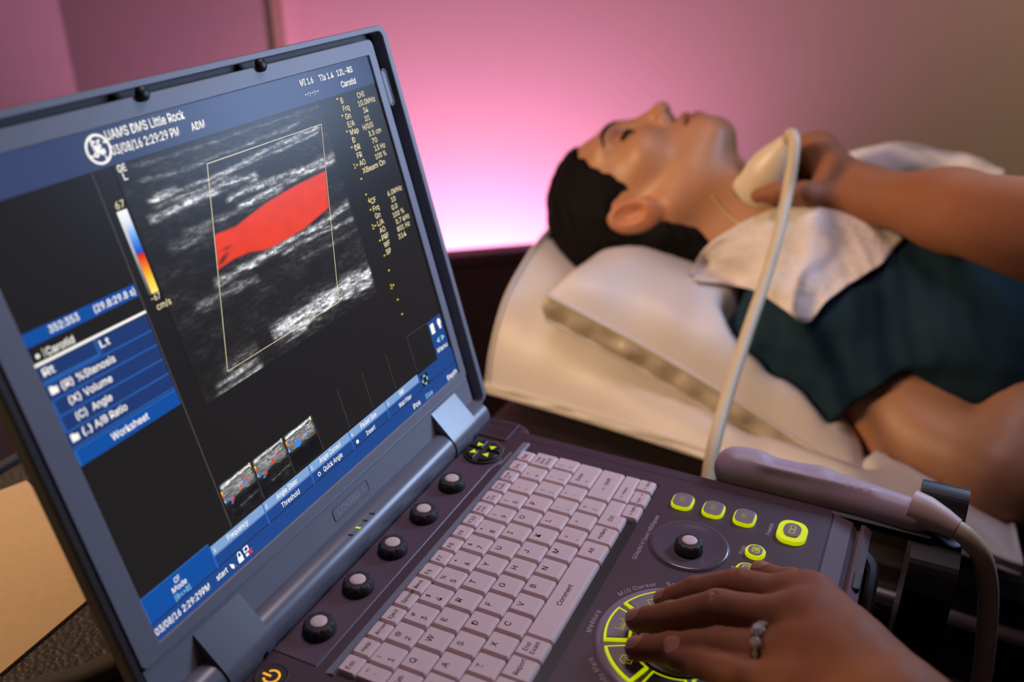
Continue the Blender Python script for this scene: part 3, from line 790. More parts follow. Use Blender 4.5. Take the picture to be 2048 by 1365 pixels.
def tissue(x, y, bands, seed=1):
    slope = -0.02
    n1 = vnoise(x * .13 + 40, y * .55 + 50 + x * .02, seed); n2 = vnoise(x * .30, y * 1.1 + x * .06, seed + 1); n3 = vnoise(x * .8, y * 1.5, seed + 2); n4 = vnoise(x * .07 + 9, y * .16 + 5, seed + 3)
    val = 0.0 + .16 * n4 * n2 * n2 + .06 * n4 * n3
    for P, w, amp in bands:
        px = [p[0] for p in P]; py = [p[1] for p in P]
        yy = np.interp(x, px, py); inside = np.clip((x - px[0]) / 4, 0, 1) * np.clip((px[-1] - x) / 4, 0, 1)
        d = (y - yy + (n1 - .5) * w * 1.6) / (w * 1.35)
        val = val + amp * np.exp(-d * d * 1.4) * inside * (.22 + 1.0 * n1 * n2 + .42 * n3)
    return np.clip(val, 0, 1)


gx_, gy_ = np.meshgrid(np.arange(76, 237.51, .5), np.arange(88, 213.01, .5))
val = tissue(gx_, gy_, BANDS)
edge = np.clip((gx_ - 76) / 2, 0, 1) * np.clip((237.5 - gx_) / 2, 0, 1)
val = val * edge
rgb = np.stack([val * .90 + .117, val * .92 + .106, val * .94 + .102], -1) * 1.0
rgb = srgb2lin(np.clip(rgb, 0, 1))
top = np.interp(gx_, [115, 121, 137.4, 150, 164.8, 193, 223.2], [165, 165.6, 165.2, 167.6, 170.2, 172.8, 173.8])
bot = np.interp(gx_, [115, 128, 141, 152, 165, 189, 223], [147, 148.5, 148.0, 145.4, 145.0, 146.6, 152.6])
lx = 97.1 + (gy_ - 97) * (132.9 - 97.1) / 103.2; rx = lx + 100
m = np.clip((gx_ - lx - .3) / .6, 0, 1) * np.clip((rx - gx_ - .3) / .6, 0, 1) * np.clip((top - gy_) / 1.4, 0, 1) * np.clip((gy_ - bot) / 1.4, 0, 1)
hole = np.exp(-(((gx_ - 121) / 4.5) ** 2 + ((gy_ - 151.5 - (gx_ - 121) * .35) / 1.5) ** 2)) + .6 * np.exp(-(((gx_ - 126) / 4) ** 2 + ((gy_ - 156) / .9) ** 2))
m = m * (1 - np.clip(hole, 0, .85))
tone = (.92 + .12 * vnoise(gx_ * .12, gy_ * .2, 21))[..., None]
red = srgb2lin(np.array([238, 60, 25]) / 255)[None, None] * tone
rgb = rgb * (1 - m[..., None]) + red * m[..., None]
o = color_grid('ultrasound_image', 76, 88, 237.5, 213, .2, rgb)
o['label'] = 'grey tissue layers with a red vessel'

# velocity colour bar
h = 84; t = np.linspace(0, 1, h)[:, None]
def ramp(stops): return np.stack([np.interp(t[:, 0], [s[0] for s in stops], [s[1][k] for s in stops]) for k in range(3)], -1)
bar = ramp([(0, (255, 240, 120)), (.18, (255, 205, 60)), (.32, (255, 130, 10)), (.46, (225, 40, 10)), (.475, (190, 30, 10)), (.49, (25, 80, 200)), (.62, (70, 140, 235)), (.85, (225, 235, 250)), (1, (252, 252, 252))])
gry = np.linspace(90, 252, h)[:, None] * np.ones((1, 3))
img = np.concatenate([np.repeat(gry[:, None], 4, 1), np.repeat(bar[:, None], 10, 1)], 1) / 255
color_grid('colour_bar', 68.7, 151.2, 74.9, 193, .15, srgb2lin(img))

# three small scans in a row
for q, (x0, x1) in enumerate(((64.8, 89.6), (91.0, 116.6), (118.0, 143.4))):
    X_, Y_ = np.meshgrid(np.linspace(0, 25, 84), np.linspace(0, 22, 76))
    B_ = [([(0, 21 - .5 * k), (25, 21.2 - .35 * k)], .5, .5) for k in range(3)] + [([(0, 19 - 1.4 * k - q * .3), (12, 18.6 - 1.2 * k), (25, 18.8 - 1.5 * k)], .55, .55 - .04 * k) for k in range(6)] + ([([(8, 5), (25, 6.2)], .4, .3)] if q < 2 else [])
    v_ = tissue(X_ * 2.2, Y_ * 2.2, [([(a * 2.2, c * 2.2) for a, c in P], w * 2.2, amp) for P, w, amp in B_], 30 + q)
    if q == 2: v_ = v_ * np.clip((Y_ - 7 - .25 * np.abs(X_ - 14)) / 2, 0.1, 1)
    v_ = v_ + np.clip((Y_ - 9) / 6, 0, 1) * .13 * (.4 + vnoise(X_ * 2.2, Y_ * 4.5, 77 + q)) + .10 * np.exp(-((Y_ - 12.5 - .1 * X_) / 2.2) ** 2)
    g_ = srgb2lin(np.clip(np.stack([v_ + .06] * 3, -1), 0, 1))
    spots = [((4.6, 12.0), .9, 'b'), ((5.6, 10.8), .95, 'r'), ((12, 13.6), 1.0, 'r'), ((14, 14.2), 1.0, 'r'), ((16.6, 15.0), .8, 'b'), ((18.8, 15.6), .85, 'r'), ((4.4, 9.4), .7, 'b')] if q < 2 else [((8.8, 13.2), 2.6, 'b'), ((16.2, 16), 1.0, 'b'), ((12.9, 15.5), .8, 'r'), ((11.8, 13.6), .6, 'r')]
    for (cx, cy), r, c in spots:
        n_ = vnoise(X_ * .9, Y_ * .9, 50 + q)
        k_ = np.clip((r - np.hypot((X_ - cx) * (.7 if q < 2 else 1), (Y_ - cy) * 1.1) - (n_ - .5) * (1.5 if q < 2 else .3)) * 2.5, 0, 1)[..., None]
        g_ = g_ * (1 - k_) + srgb2lin(np.array((235, 60, 30) if c == 'r' else (55, 140, 240)) / 255.0) * k_
    cb = (X_ < 1.0) & (Y_ > 12) & (Y_ < 18.4); sb = np.array([[90, 170, 240]]) if 0 else None
    g_[cb] = srgb2lin(np.stack([np.interp(Y_[cb], [12, 14, 15, 16.5, 18.4], [170, 60, 220, 250, 250]), np.interp(Y_[cb], [12, 14, 15, 16.5, 18.4], [220, 130, 60, 160, 230]), np.interp(Y_[cb], [12, 14, 15, 16.5, 18.4], [245, 230, 30, 40, 120])], -1) / 255)
    g_[(X_ > 23.6) & (X_ < 24.4) & (Y_ > 19.6)] = srgb2lin(np.array([240, 230, 170]) / 255)
    color_grid('thumbnail_scan', x0, 23.6, x1, 46.4, .16, g_)

# ------------------------------------------------------------------ smooth solid shapes (blended distance fields turned into one skin)
def surface_nets(D, org, h):
    ins = D < 0
    c = [ins[i:D.shape[0] - 1 + i, j:D.shape[1] - 1 + j, k:D.shape[2] - 1 + k] for i in (0, 1) for j in (0, 1) for k in (0, 1)]
    s = sum(q.astype(np.int8) for q in c)
    act = (s > 0) & (s < 8)
    I = np.stack(np.nonzero(act), -1)
    idx = np.full(act.shape, -1, np.int32); idx[act] = np.arange(len(I))
    acc = np.zeros((len(I), 3)); cnt = np.zeros(len(I))
    for ax in range(3):
        for o1 in (0, 1):
            for o2 in (0, 1):
                o = [0, 0, 0]; oth = [a for a in range(3) if a != ax]; o[oth[0]] = o1; o[oth[1]] = o2
                p = I + np.array(o); q = p.copy(); q[:, ax] += 1
                a = D[p[:, 0], p[:, 1], p[:, 2]]; b_ = D[q[:, 0], q[:, 1], q[:, 2]]
                m = (a < 0) != (b_ < 0); t = np.where(m, a / np.where(m, a - b_, 1), 0)
                P = np.array(o, float)[None].repeat(len(I), 0); P[:, ax] += t
                acc += P * m[:, None]; cnt += m
    V = org + h * (I + acc / cnt[:, None])
    F = []
    for ax in range(3):
        u, w = [(1, 2), (2, 0), (0, 1)][ax]
        sl0 = [slice(1, n - 1) for n in D.shape]; sl0[ax] = slice(0, D.shape[ax] - 1)
        sl1 = list(sl0); sl1[ax] = slice(1, D.shape[ax])
        a = ins[tuple(sl0)]; b_ = ins[tuple(sl1)]
        e = np.stack(np.nonzero(a != b_), -1)
        st = np.array([1, 1, 1]); st[ax] = 0
        flip = a[tuple(e.T)]
        e = e + st
        du = np.zeros(3, int); du[u] = 1; dw = np.zeros(3, int); dw[w] = 1
        g = lambda p: idx[p[:, 0], p[:, 1], p[:, 2]]
        q = np.stack([g(e - du - dw), g(e - dw), g(e), g(e - du)], -1)
        q[~flip] = q[~flip][:, ::-1]
        F.append(q)
    F = np.concatenate(F); F = F[(F >= 0).all(1)]
    return V, F


class Field:
    def __init__(s, lo, hi, h):
        s.lo = np.array(lo, float); s.h = h; s.n = np.ceil((np.array(hi) - s.lo) / h).astype(int) + 1
        s.D = np.full(s.n, 1.0, np.float32)
    def blk(s, lo, hi, pad):
        a = np.clip(np.floor((np.array(lo) - pad - s.lo) / s.h).astype(int), 0, s.n); b_ = np.clip(np.ceil((np.array(hi) + pad - s.lo) / s.h).astype(int) + 1, 0, s.n)
        g = [(s.lo[i] + s.h * np.arange(a[i], b_[i])).astype(np.float32) for i in range(3)]
        return tuple(slice(a[i], b_[i]) for i in range(3)), g[0][:, None, None], g[1][None, :, None], g[2][None, None, :]
    def put(s, sl, d, k, op='add'):
        a = s.D[sl]
        if op == 'sub':
            d = -d; q = np.clip(k - np.abs(a - d), 0, None) / max(k, 1e-6); s.D[sl] = np.maximum(a, d) + q * q * k * .25
        else:
            q = np.clip(k - np.abs(a - d), 0, None) / max(k, 1e-6); s.D[sl] = np.minimum(a, d) - q * q * k * .25
    def cap(s, a, b_, ra, rb=None, k=.01, op='add', flat=None):
        rb = ra if rb is None else rb; a = np.array(a, float); b_ = np.array(b_, float); R = max(ra, rb)
        sl, x, y, z = s.blk(np.minimum(a, b_) - R, np.maximum(a, b_) + R, k * 1.5 + 3 * s.h)
        d = b_ - a; L = max(d @ d, 1e-12)
        px, py, pz = x - a[0], y - a[1], z - a[2]
        t = np.clip((px * d[0] + py * d[1] + pz * d[2]) / L, 0, 1)
        qx, qy, qz = px - t * d[0], py - t * d[1], pz - t * d[2]
        r = ra + (rb - ra) * t
        if flat is not None:   # (direction, factor): squeezed along that direction
            n, f = np.array(flat[0], float), flat[1]; n = n / np.linalg.norm(n); e = (qx * n[0] + qy * n[1] + qz * n[2]) * (1 / f - 1)
            qx, qy, qz = qx + e * n[0], qy + e * n[1], qz + e * n[2]
        s.put(sl, np.sqrt(qx * qx + qy * qy + qz * qz) - r, k, op)
    def ell(s, c, rad, R=None, k=.01, op='add'):
        c = np.array(c, float); rad = np.array(rad, float); R = np.eye(3) if R is None else R
        ext = np.sqrt(((R * rad[None]) ** 2).sum(1))
        sl, x, y, z = s.blk(c - ext, c + ext, k * 1.5 + 3 * s.h)
        p = [x - c[0], y - c[1], z - c[2]]
        l = [R[0, i] * p[0] + R[1, i] * p[1] + R[2, i] * p[2] for i in range(3)]
        k0 = np.sqrt(sum((l[i] / rad[i]) ** 2 for i in range(3))); k1 = np.sqrt(sum((l[i] / rad[i] ** 2) ** 2 for i in range(3)))
        s.put(sl, k0 * (k0 - 1) / np.maximum(k1, 1e-6), k, op)
    def noise(s, amp, freq, seed=0, axes=(1, 1, 1)):
        x = (s.lo[0] + s.h * np.arange(s.n[0]))[:, None, None] * freq * axes[0]; y = (s.lo[1] + s.h * np.arange(s.n[1]))[None, :, None] * freq * axes[1]; z = (s.lo[2] + s.h * np.arange(s.n[2]))[None, None, :] * freq * axes[2]
        r = np.random.RandomState(seed); tot = 0
        for q in range(5):
            v = r.randn(3); v *= (0.6 + .5 * q) / np.linalg.norm(v); tot = tot + np.sin(v[0] * x + v[1] * y + v[2] * z + r.rand() * 6.3) / 5
        s.D += (amp * tot).astype(np.float32)
    def mesh(s): return surface_nets(s.D, s.lo, s.h)


def link_mesh(name, V, F, mat, parent=None, col=None, smooth=True):
    me = bpy.data.meshes.new(name); me.from_pydata(np.asarray(V).tolist(), [], np.asarray(F).tolist())
    me.materials.append(mat); me.polygons.foreach_set('use_smooth', [smooth] * len(me.polygons))
    if col is not None:
        ca = me.color_attributes.new('Col', 'FLOAT_COLOR', 'POINT')
        ca.data.foreach_set('color', np.concatenate([col, np.ones((len(V), 1))], 1).astype(np.float32).reshape(-1))
    me.update()
    o = bpy.data.objects.new(name, me); COL.objects.link(o)
    adopt(o, parent)
    return o


from mathutils.bvhtree import BVHTree
def bvh(V, F): return BVHTree.FromPolygons([Vector(v) for v in V], [tuple(f) for f in F])
CAM = Vector((0, 0, CAMZ))
def look(trees, u, v):
    """nearest surface point of the given skins along the line of sight of a photo position"""
    d = (at(u, v, 1.0) - CAM).normalized(); best = None
    for t in trees:
        h = t.ray_cast(CAM, d)
        if h[0] is not None and (best is None or h[3] < best[2]): best = (h[0], h[1], h[3])
    return best


def slerp_pts(P, n): return spline(P, n)

M_skin = nodemat('warm_skin', (0.42, 0.200, 0.105), rough=0.48, var=0.05, scale=90, bump=0.05, bscale=900, sss=0.25, attr=True)
M_skin2 = nodemat('fair_skin', (0.262, 0.103, 0.052), rough=0.6, spec=.15, var=0.05, scale=90, bump=0.06, bscale=900, sss=0.25, attr=True)
M_hair = nodemat('black_hair', (0.006, 0.005, 0.005), rough=0.7, spec=0.08, var=0.3, scale=300, bump=0.4, bscale=400)
M_teal = nodemat('teal_scrub_cloth', (0.0052, 0.024, 0.043), rough=0.85, var=0.08, scale=40, bump=0.1, bscale=2000, spec=.25)
M_bluecloth = nodemat('blue_scrub_cloth', (0.012, 0.022, 0.075), rough=0.85, var=0.08, scale=40, bump=0.1, bscale=2000)
M_towel = nodemat('terry_towel', (0.68, 0.60, 0.57), rough=0.95, var=0.10, scale=160, bump=1.0, bscale=330, sheen=.3)
M_pillow = nodemat('white_vinyl_pillow', (0.60, 0.54, 0.52), rough=0.45, var=0.03, scale=12, bump=0.15, bscale=60)
M_gusset = nodemat('beige_gusset_vinyl', (0.44, 0.36, 0.28), rough=0.4, var=0.12, scale=30, bump=0.6, bscale=90)

# ------------------------------------------------------------------ the patient lying on the bed
BA = np.array([.902, -.432, 0.]); BL = np.array([.432, .902, 0.])          # along the bed to the feet, across it to the wall
Hc = np.array([.1707, 1.0715, .9676]); HR = np.array([[-.0734, .2774, .9579], [.4371, .8723, -.2192], [-.8964, .4026, -.1853]]).T
HR = np.linalg.qr(HR)[0] * np.sign(np.diag(np.linalg.qr(HR)[1]))
def HW(x, y, z): return Hc + HR @ np.array([x, y, z])


def head_field(f, W, R, hair=False):
    f.ell(W(-.006, 0, .046), (.094, .073, .080), R, .01)
    f.ell(W(.034, 0, -.012), (.056, .056, .082), R, .03)
    for s in (-1, 1):
        f.cap(W(-.002, s * .054, -.040), W(.068, s * .018, -.075), .018, .015, .03)
        f.ell(W(.056, s * .041, -.006), (.026, .022, .020), R, .025)
        f.cap(W(.086, s * .010, .042), W(.066, s * .046, .044), .010, .009, .02)
    f.cap(W(.073, -.009, -.076), W(.073, .009, -.076), .0165, .0165, .02)
    f.ell(W(.070, 0, -.052), (.024, .028, .022), R, .02)
    for s in (-1, 1):
        f.ell(W(.099, s * .032, .022), (.022, .018, .012), R, .016, 'sub')
        f.ell(W(.070, s * .032, .022), (.0155, .016, .0135), R, .006)
    f.cap(W(.086, 0, .030), W(.104, 0, -.012), .0075, .0095, .014)
    f.ell(W(.106, 0, -.016), (.0105, .0105, .0095), R, .008)
    for s in (-1, 1): f.ell(W(.094, s * .0125, -.020), (.011, .0075, .0085), R, .007)
    for s in (-1, 1): f.ell(W(.101, s * .0075, -.0285), (.0085, .0052, .0085), R, .002, 'sub')
    for s in (-1, 1):
        f.cap(W(.093, s * .002, -.044), W(.081, s * .021, -.049), .0075, .005, .008)
        f.cap(W(.092, s * .003, -.0565), W(.081, s * .019, -.052), .0080, .005, .008)
        f.cap(W(.1025, 0, -.0505), W(.085, s * .024, -.0505), .0034, .0032, .003, 'sub')
    for s in (-1, 1):
        c_, s_ = math.cos(-.25), math.sin(-.25)
        Ry = R @ np.array([[c_, 0, s_], [0, 1, 0], [-s_, 0, c_]])
        Rz = Ry @ np.array([[math.cos(.35 * s), -math.sin(.35 * s), 0], [math.sin(.35 * s), math.cos(.35 * s), 0], [0, 0, 1]])
        f.ell(W(-.012, s * .074, .002), (.0205, .0085, .033), Rz, .006)
        f.ell(W(-.006, s * .083, .006), (.0125, .0075, .020), Rz, .005, 'sub')
        f.ell(W(-.008, s * .083, -.004), (.0065, .010, .009), Rz, .003, 'sub')
        f.cap(W(.004, s * .073, .000), W(.003, s * .071, -.012), .0055, .005, .004)


patient = wroot('person', 'person lying on the bed in teal scrubs with short black hair, face up', 'person', (.45, .95, .80))
S1 = np.array(at(1640, 655, .90)); S2 = S1 + BL * .33 + np.array([0, 0, .01])
E1 = np.array(at(2005, 950, .725)); W1 = np.array(at(2165, 640, .83)); NB = np.array([.335, .985, .935])
CH = np.array([.53, .925, .885])
RB = np.stack([BA, BL, [0, 0, 1]], -1)
f = Field((.0, .58, .76), (1.10, 1.30, 1.10), .0026)
head_field(f, HW, HR)
f.cap(HW(-.018, 0, -.03), NB, .054, .060, .03)
f.cap(HW(.018, -.028, -.075), NB + np.array([.035, -.02, .035]), .020, .020, .04)
f.cap(HW(.018, .028, -.075), NB + np.array([.05, .01, .035]), .020, .020, .04)
f.cap(NB + [.02, 0, -.02], S1, .058, .052, .05); f.cap(NB + [.02, 0, -.02], S2, .058, .052, .05)
f.ell(CH, (.24, .155, .088), RB, .06); f.ell(CH + BA * .28 - [0, 0, .01], (.26, .150, .085), RB, .08)
M1 = np.array(at(1850, 880, .795))
f.cap(S1, M1, .051, .048, .03); f.cap(M1, E1, .048, .047, .02); f.cap(E1, W1, .049, .036, .008)
WE = W1 + (W1 - E1) * .30 + BL * .03; f.cap(W1, WE, .036, .028, .02)
HD = CH + BA * .16 - BL * .02 + np.array([0, 0, .105])      # the hand laid on the belly
for i_ in range(4):
    k0 = HD + BA * (.022 * i_ - .03) + BL * .005; k1 = k0 + BL * (.042 - .004 * abs(i_ - 1)) + np.array([0, 0, .002]); k2 = k1 + BL * .036 - np.array([0, 0, .012])
    f.cap(WE, k0, .024, .0115, .02); f.cap(k0, k1, .0098, .0085, .004); f.cap(k1, k2, .0085, .0065, .003)
f.cap(WE, HD + BA * -.055, .022, .013, .02); f.cap(HD + BA * -.055, HD + BA * -.062 + BL * .04 - np.array([0, 0, .008]), .012, .008, .006)
Vp, Fp = f.mesh()
Lp = (Vp - Hc) @ HR
col = np.ones((len(Vp), 3))
lip = np.exp(-(((Lp[:, 0] - .096) / .016) ** 2 + (Lp[:, 1] / .022) ** 4 + ((Lp[:, 2] + .0505) / .0105) ** 4))[:, None]
col = col * (1 - lip) + np.array([.66, .42, .46]) * lip
lid_ = np.exp(-(((Lp[:, 0] - .082) / .02) ** 2 + ((np.abs(Lp[:, 1]) - .032) / .02) ** 2 + ((Lp[:, 2] - .024) / .013) ** 2))[:, None]
col = col * (1 - .35 * lid_ * np.array([.8, 1, 1]))
ear = np.exp(-(((Lp[:, 0] + .008) / .022) ** 4 + ((np.abs(Lp[:, 1]) - .078) / .016) ** 4 + (Lp[:, 2] / .034) ** 4))[:, None]
col = col * (1 - ear) + np.array([1.12, .86, .80]) * ear
body = link_mesh('body', Vp, Fp, M_skin, patient, col)
T_body = bvh(Vp, Fp)

# hair
f = Field((.0, .9, .82), (.36, 1.28, 1.12), .0026)
f.ell(HW(-.010, 0, .050), (.100, .080, .086), HR, .01)
f.cap(HW(-.066, 0, .0), HW(-.058, 0, -.060), .048, .044, .03)
f.cap(HW(-.030, -.050, -.030), HW(-.045, -.02, -.085), .022, .026, .03)
sl, x, y, z = f.blk(f.lo, f.lo + f.h * f.n, 0)
px, py, pz = x - Hc[0], y - Hc[1], z - Hc[2]
lx_, ly_, lz_ = [HR[0, i] * px + HR[1, i] * py + HR[2, i] * pz for i in range(3)]
wob = .0007 * np.sin(ly_ * 260 + lz_ * 90) + .0006 * np.sin(lz_ * 330 + 1)
front = .832 * lx_ - .555 * lz_ - .010 + wob - .010 * np.exp(-((np.abs(ly_) - .070) / .012) ** 2) * np.exp(-((lz_ - .005) / .022) ** 2)
f.put(sl, -front, .004, 'sub')
for s in (-1, 1): f.ell(HW(-.004, s * .080, -.004), (.026, .024, .036), HR, .004, 'sub')
f.put(sl, lz_ + .096, .004, 'sub') if False else None
f.noise(.0025, 170, 4)
Vh, Fh = f.mesh()
hair = link_mesh('hair', Vh, Fh, M_hair, patient)
b = MB()
for k_ in range(5):
    a0 = HW(-.03 - .012 * k_, -.045 + .01 * k_, .115 - .008 * k_); a1 = HW(-.045 - .012 * k_, -.055 + .008 * k_, .139 - .006 * k_); a2 = HW(-.066 - .01 * k_, -.062 + .006 * k_, .137 - .004 * k_)
    tube(b, slerp_pts([a0, a1, a2], 5), .0022, 6)
b.build('loose_hair', M_hair, hair)
# eyebrows, lash lines
for s in (-1, 1):
    b = MB()
    P = [HW(.0965, s * .012, .0395), HW(.0925, s * .026, .0455), HW(.080, s * .042, .0455), HW(.066, s * .052, .040)]
    pts = slerp_pts(P, 6); q = []
    for p in pts:
        h = T_body.find_nearest(Vector(p)); q.append(h[0] + h[1] * .0006)
    n_ = len(q); tube(b, q, [.0010 + .0014 * math.sin(math.pi * min(1, (i + 2) / n_)) for i in range(n_)], 8)
    b.build('eyebrow', M_hair, patient)
    b = MB()
    P = [HW(.084, s * .017, .0185), HW(.090, s * .027, .0165), HW(.086, s * .039, .0165), HW(.074, s * .049, .019)]
    q = []
    for p in slerp_pts(P, 6):
        h = T_body.find_nearest(Vector(p)); q.append(h[0] + h[1] * .0008)
    tube(b, q, .0028, 8); b.build('eyelashes', M_hair, patient)

# scrub top with short sleeve
f = Field((.10, .50, .74), (1.16, 1.36, 1.10), .0036)
f.cap(NB + [.03, -.02, -.03], S1 + [-.01, 0, 0], .060, .064, .05); f.cap(NB + [.03, 0, -.03], S2, .060, .066, .05)
f.ell(CH, (.25, .172, .100), RB, .06); f.ell(CH + BA * .28 - [0, 0, .01], (.27, .172, .100), RB, .08); f.ell(CH + BA * .22 - [0, 0, .055], (.26, .15, .080), RB, .05)
f.cap(NB + [.0, -.03, -.055], S1 + [-.05, -.0, -.02], .045, .05, .04)
SM = np.array(at(1742, 796, .842))
d_ = (M1 - S1); d_ = d_ / np.linalg.norm(d_); d_ = d_ * .5 + .5 * (np.array(RT) * .52 - np.array(UP) * .82 - np.array(FW) * .25); d_ = d_ / np.linalg.norm(d_)
g = Field((.10, .50, .74), (1.16, 1.36, 1.10), .0036)          # the sleeve, cut off flat at its hem and hollowed round the arm
g.cap(S1, SM + d_ * .04, .070, .071, .03)
g.noise(.004, 55, 13)
sl, x, y, z = g.blk(np.minimum(SM, E1) - .14, np.maximum(SM, E1) + .14, 0)
hem = (x - SM[0]) * d_[0] + (y - SM[1]) * d_[1] + (z - SM[2]) * d_[2]
g.put(sl, -hem, .003, 'sub')
g.cap(SM - d_ * .03, SM + d_ * .1, .057, .059, .002, 'sub')
f.noise(.006, 55, 11)
q = np.clip(.018 - np.abs(f.D - g.D), 0, None) / .018; f.D = np.minimum(f.D, g.D) - q * q * .018 * .25
f.cap(HW(-.02, 0, -.05), NB + [-.01, .01, .03], .060, .062, .01, 'sub')
f.noise(.002, 130, 12)
Vs, Fs = f.mesh()
shirt = link_mesh('scrub_top', Vs, Fs, M_teal, patient)
g = Field((.75, .05, .72), (2.0, .98, 1.02), .008)             # the legs, towards the foot of the bed
hip = CH + BA * .48 - np.array([0, 0, .045])
g.ell(hip, (.17, .165, .095), RB, .05)
for s_ in (-1, 1):
    k0 = hip + BA * .06 + BL * .075 * s_; k1 = hip + BA * .50 + BL * .09 * s_ - np.array([0, 0, .012]); k2 = hip + BA * .88 + BL * .10 * s_ - np.array([0, 0, .035])
    g.cap(k0, k1, .086, .062, .04); g.cap(k1, k2, .062, .048, .03)
g.noise(.004, 45, 17)
Vg, Fg = g.mesh(); link_mesh('scrub_trousers', Vg, Fg, M_teal, patient)
T_shirt = bvh(Vs, Fs)

# ------------------------------------------------------------------ the room
M_wall = nodemat('painted_wall', (0.50, 0.40, 0.335), rough=0.75, var=0.02, scale=6, bump=0.03, bscale=300)
M_trim = nodemat('tan_trim', (0.52, 0.40, 0.26), rough=0.5, var=0.04)
M_floor = nodemat('grey_vinyl_floor', (0.10, 0.08, 0.09), rough=0.45, var=0.1, scale=8)
WD = Vector((.974, .2265, 0)).normalized(); WN = Vector((.2265, -.974, 0)).normalized()
W0 = at(950, 510, 1.98); W0.z = 0
def wall_s(u, v, off):
    """distance along the back wall of the point seen at (u, v) on the plane that stands off metres before it"""
    d = at(u, v, 1.0) - CAM; t = ((W0 + WN * off - CAM).dot(WN)) / d.dot(WN); p = CAM + d * t
    return (p - W0).dot(WD), p.z
def wbox(name, s0, s1, o0, o1, z0, z1, mat, parent=None, bev=0.0):
    """box in the wall's own frame: along the wall, out from it, up"""
    b = MB()
    P = [W0 + WD * s + WN * o + Vector((0, 0, z)) for z in (z0, z1) for s, o in ((s0, o0), (s0, o1), (s1, o1), (s1, o0))]
    b.add(P, [(0, 1, 2, 3), (7, 6, 5, 4), (0, 4, 5, 1), (1, 5, 6, 2), (2, 6, 7, 3), (3, 7, 4, 0)])
    return b.build(name, mat, parent)
def slab(name, corners, z0, z1, mat, parent=None):
    b = MB(); n = len(corners)
    b.add([(x, y, z0) for x, y in corners] + [(x, y, z1) for x, y in corners], [tuple(reversed(range(n))), tuple(range(n, 2 * n))] + [(i, (i + 1) % n, n + (i + 1) % n, n + i) for i in range(n)])
    return b.build(name, mat, parent)
sC, _ = wall_s(570, 60, .07); sL, _ = wall_s(128, 60, .07)
struct(wbox('wall_back', sC - .3, 3.4, -.12, 0, 0, 2.6, M_wall))
struct(wbox('wall_back_left', sL, sC - .022, -.12, .07, 0, 2.6, M_wall))
struct(wbox('trim_1', sC - .022, sC, -.12, .075, 0, 2.6, M_trim))
pL = W0 + WD * sL + WN * .07
b = MB(); q = Vector((-.86, -.51, 0)) * 2.6; nn = Vector((-.51, .86, 0)) * .12
P = [pL, pL + q, pL + q + nn, pL + nn]
struct(slab('wall_left', [(p.x, p.y) for p in P][::-1], 0, 2.6, M_wall))
struct(slab('floor', [(-3.2, -1.6), (3.2, -1.6), (3.2, 3.4), (-3.2, 3.4)], -.05, 0, M_floor))
M_cab = nodemat('dark_cabinet', (0.035, 0.016, 0.024), rough=0.5, var=0.15)
cab = wroot('partition', 'low dark panel standing along the pink lit wall behind the bed', 'partition', tuple(W0 + WN * .38))
ctop = at(950, 510, 1.59)
off = (ctop - W0).dot(WN); zc = ctop.z
wbox('panel', -.62, 1.9, off - .030, off - .008, .06, zc - .02, M_cab, cab)
wbox('top_rail', -.64, 1.92, off - .036, off, zc - .02, zc, M_cab, cab)
wbox('foot_rail', -.60, 1.88, off - .06, off + .02, 0, .06, M_cab, cab)

# ------------------------------------------------------------------ bed
M_vinyl = nodemat('black_vinyl', (0.022, 0.016, 0.016), rough=0.42, var=0.15, bump=.1, bscale=500)
M_steel = nodemat('bright_steel', (0.62, 0.58, 0.60), rough=0.22, metal=1.0, var=.03)
M_frame = nodemat('dark_bed_frame', (0.03, 0.026, 0.03), rough=0.45, var=.1)
BX = np.array([.891, -.454, 0]); BY = np.array([.454, .891, 0]); BO = np.array([-.03, .905, 0])
def bedp(s, t, z): p = BO + BX * s + BY * t; return (p[0], p[1], z)
bed = wroot('examination_bed', 'dark vinyl examination bed under the patient and pillows', 'bed', bedp(.8, .33, 0))
def bedbox(name, s0, s1, t0, t1, z0, z1, mat, r=.02):
    b = MB(); P = rrect(s0, t0, s1, t1, r, 5)
    pts = [bedp(x, y, 0) for x, y in P]; n = len(pts); e = min(.012, (z1 - z0) / 3)
    ins = [bedp(x, y, 0) for x, y in inset(P, e)]
    vs = [(p[0], p[1], z) for q, z in ((ins, z0), (pts, z0 + e), (pts, z1 - e), (ins, z1)) for p in q]
    b.add(vs, [(l * n + i, l * n + (i + 1) % n, (l + 1) * n + (i + 1) % n, (l + 1) * n + i) for l in range(3) for i in range(n)] + [tuple(reversed(range(n))), tuple(range(3 * n, 4 * n))])
    return b.build(name, mat, bed)
bedbox('mattress', -.02, 1.9, -.02, .70, .660, .745, M_vinyl, .04)
bedbox('bed_frame', .03, 1.85, .04, .64, .56, .660, M_frame)
bedbox('pedestal', .55, 1.3, .15, .55, .05, .56, M_frame)
bedbox('foot', .3, 1.6, .10, .60, 0, .05, M_frame)
b = MB(); p0, p1 = at(1560, 1128, .725), at(2300, 1352, .585)
tube(b, [p0 + (p1 - p0) * (i / 6) for i in range(7)], .0085, 16); b.build('side_rail', M_steel, bed)
for k_ in (.05, .5, .95):
    b = MB(); q = p0 + (p1 - p0) * k_; tube(b, [q, q + Vector(tuple(BY)) * .03 + Vector((0, 0, -.02)), q + Vector(tuple(BY)) * .09 + Vector((0, 0, -.03))], .006, 10)
    b.build('rail_bracket', M_steel, bed)

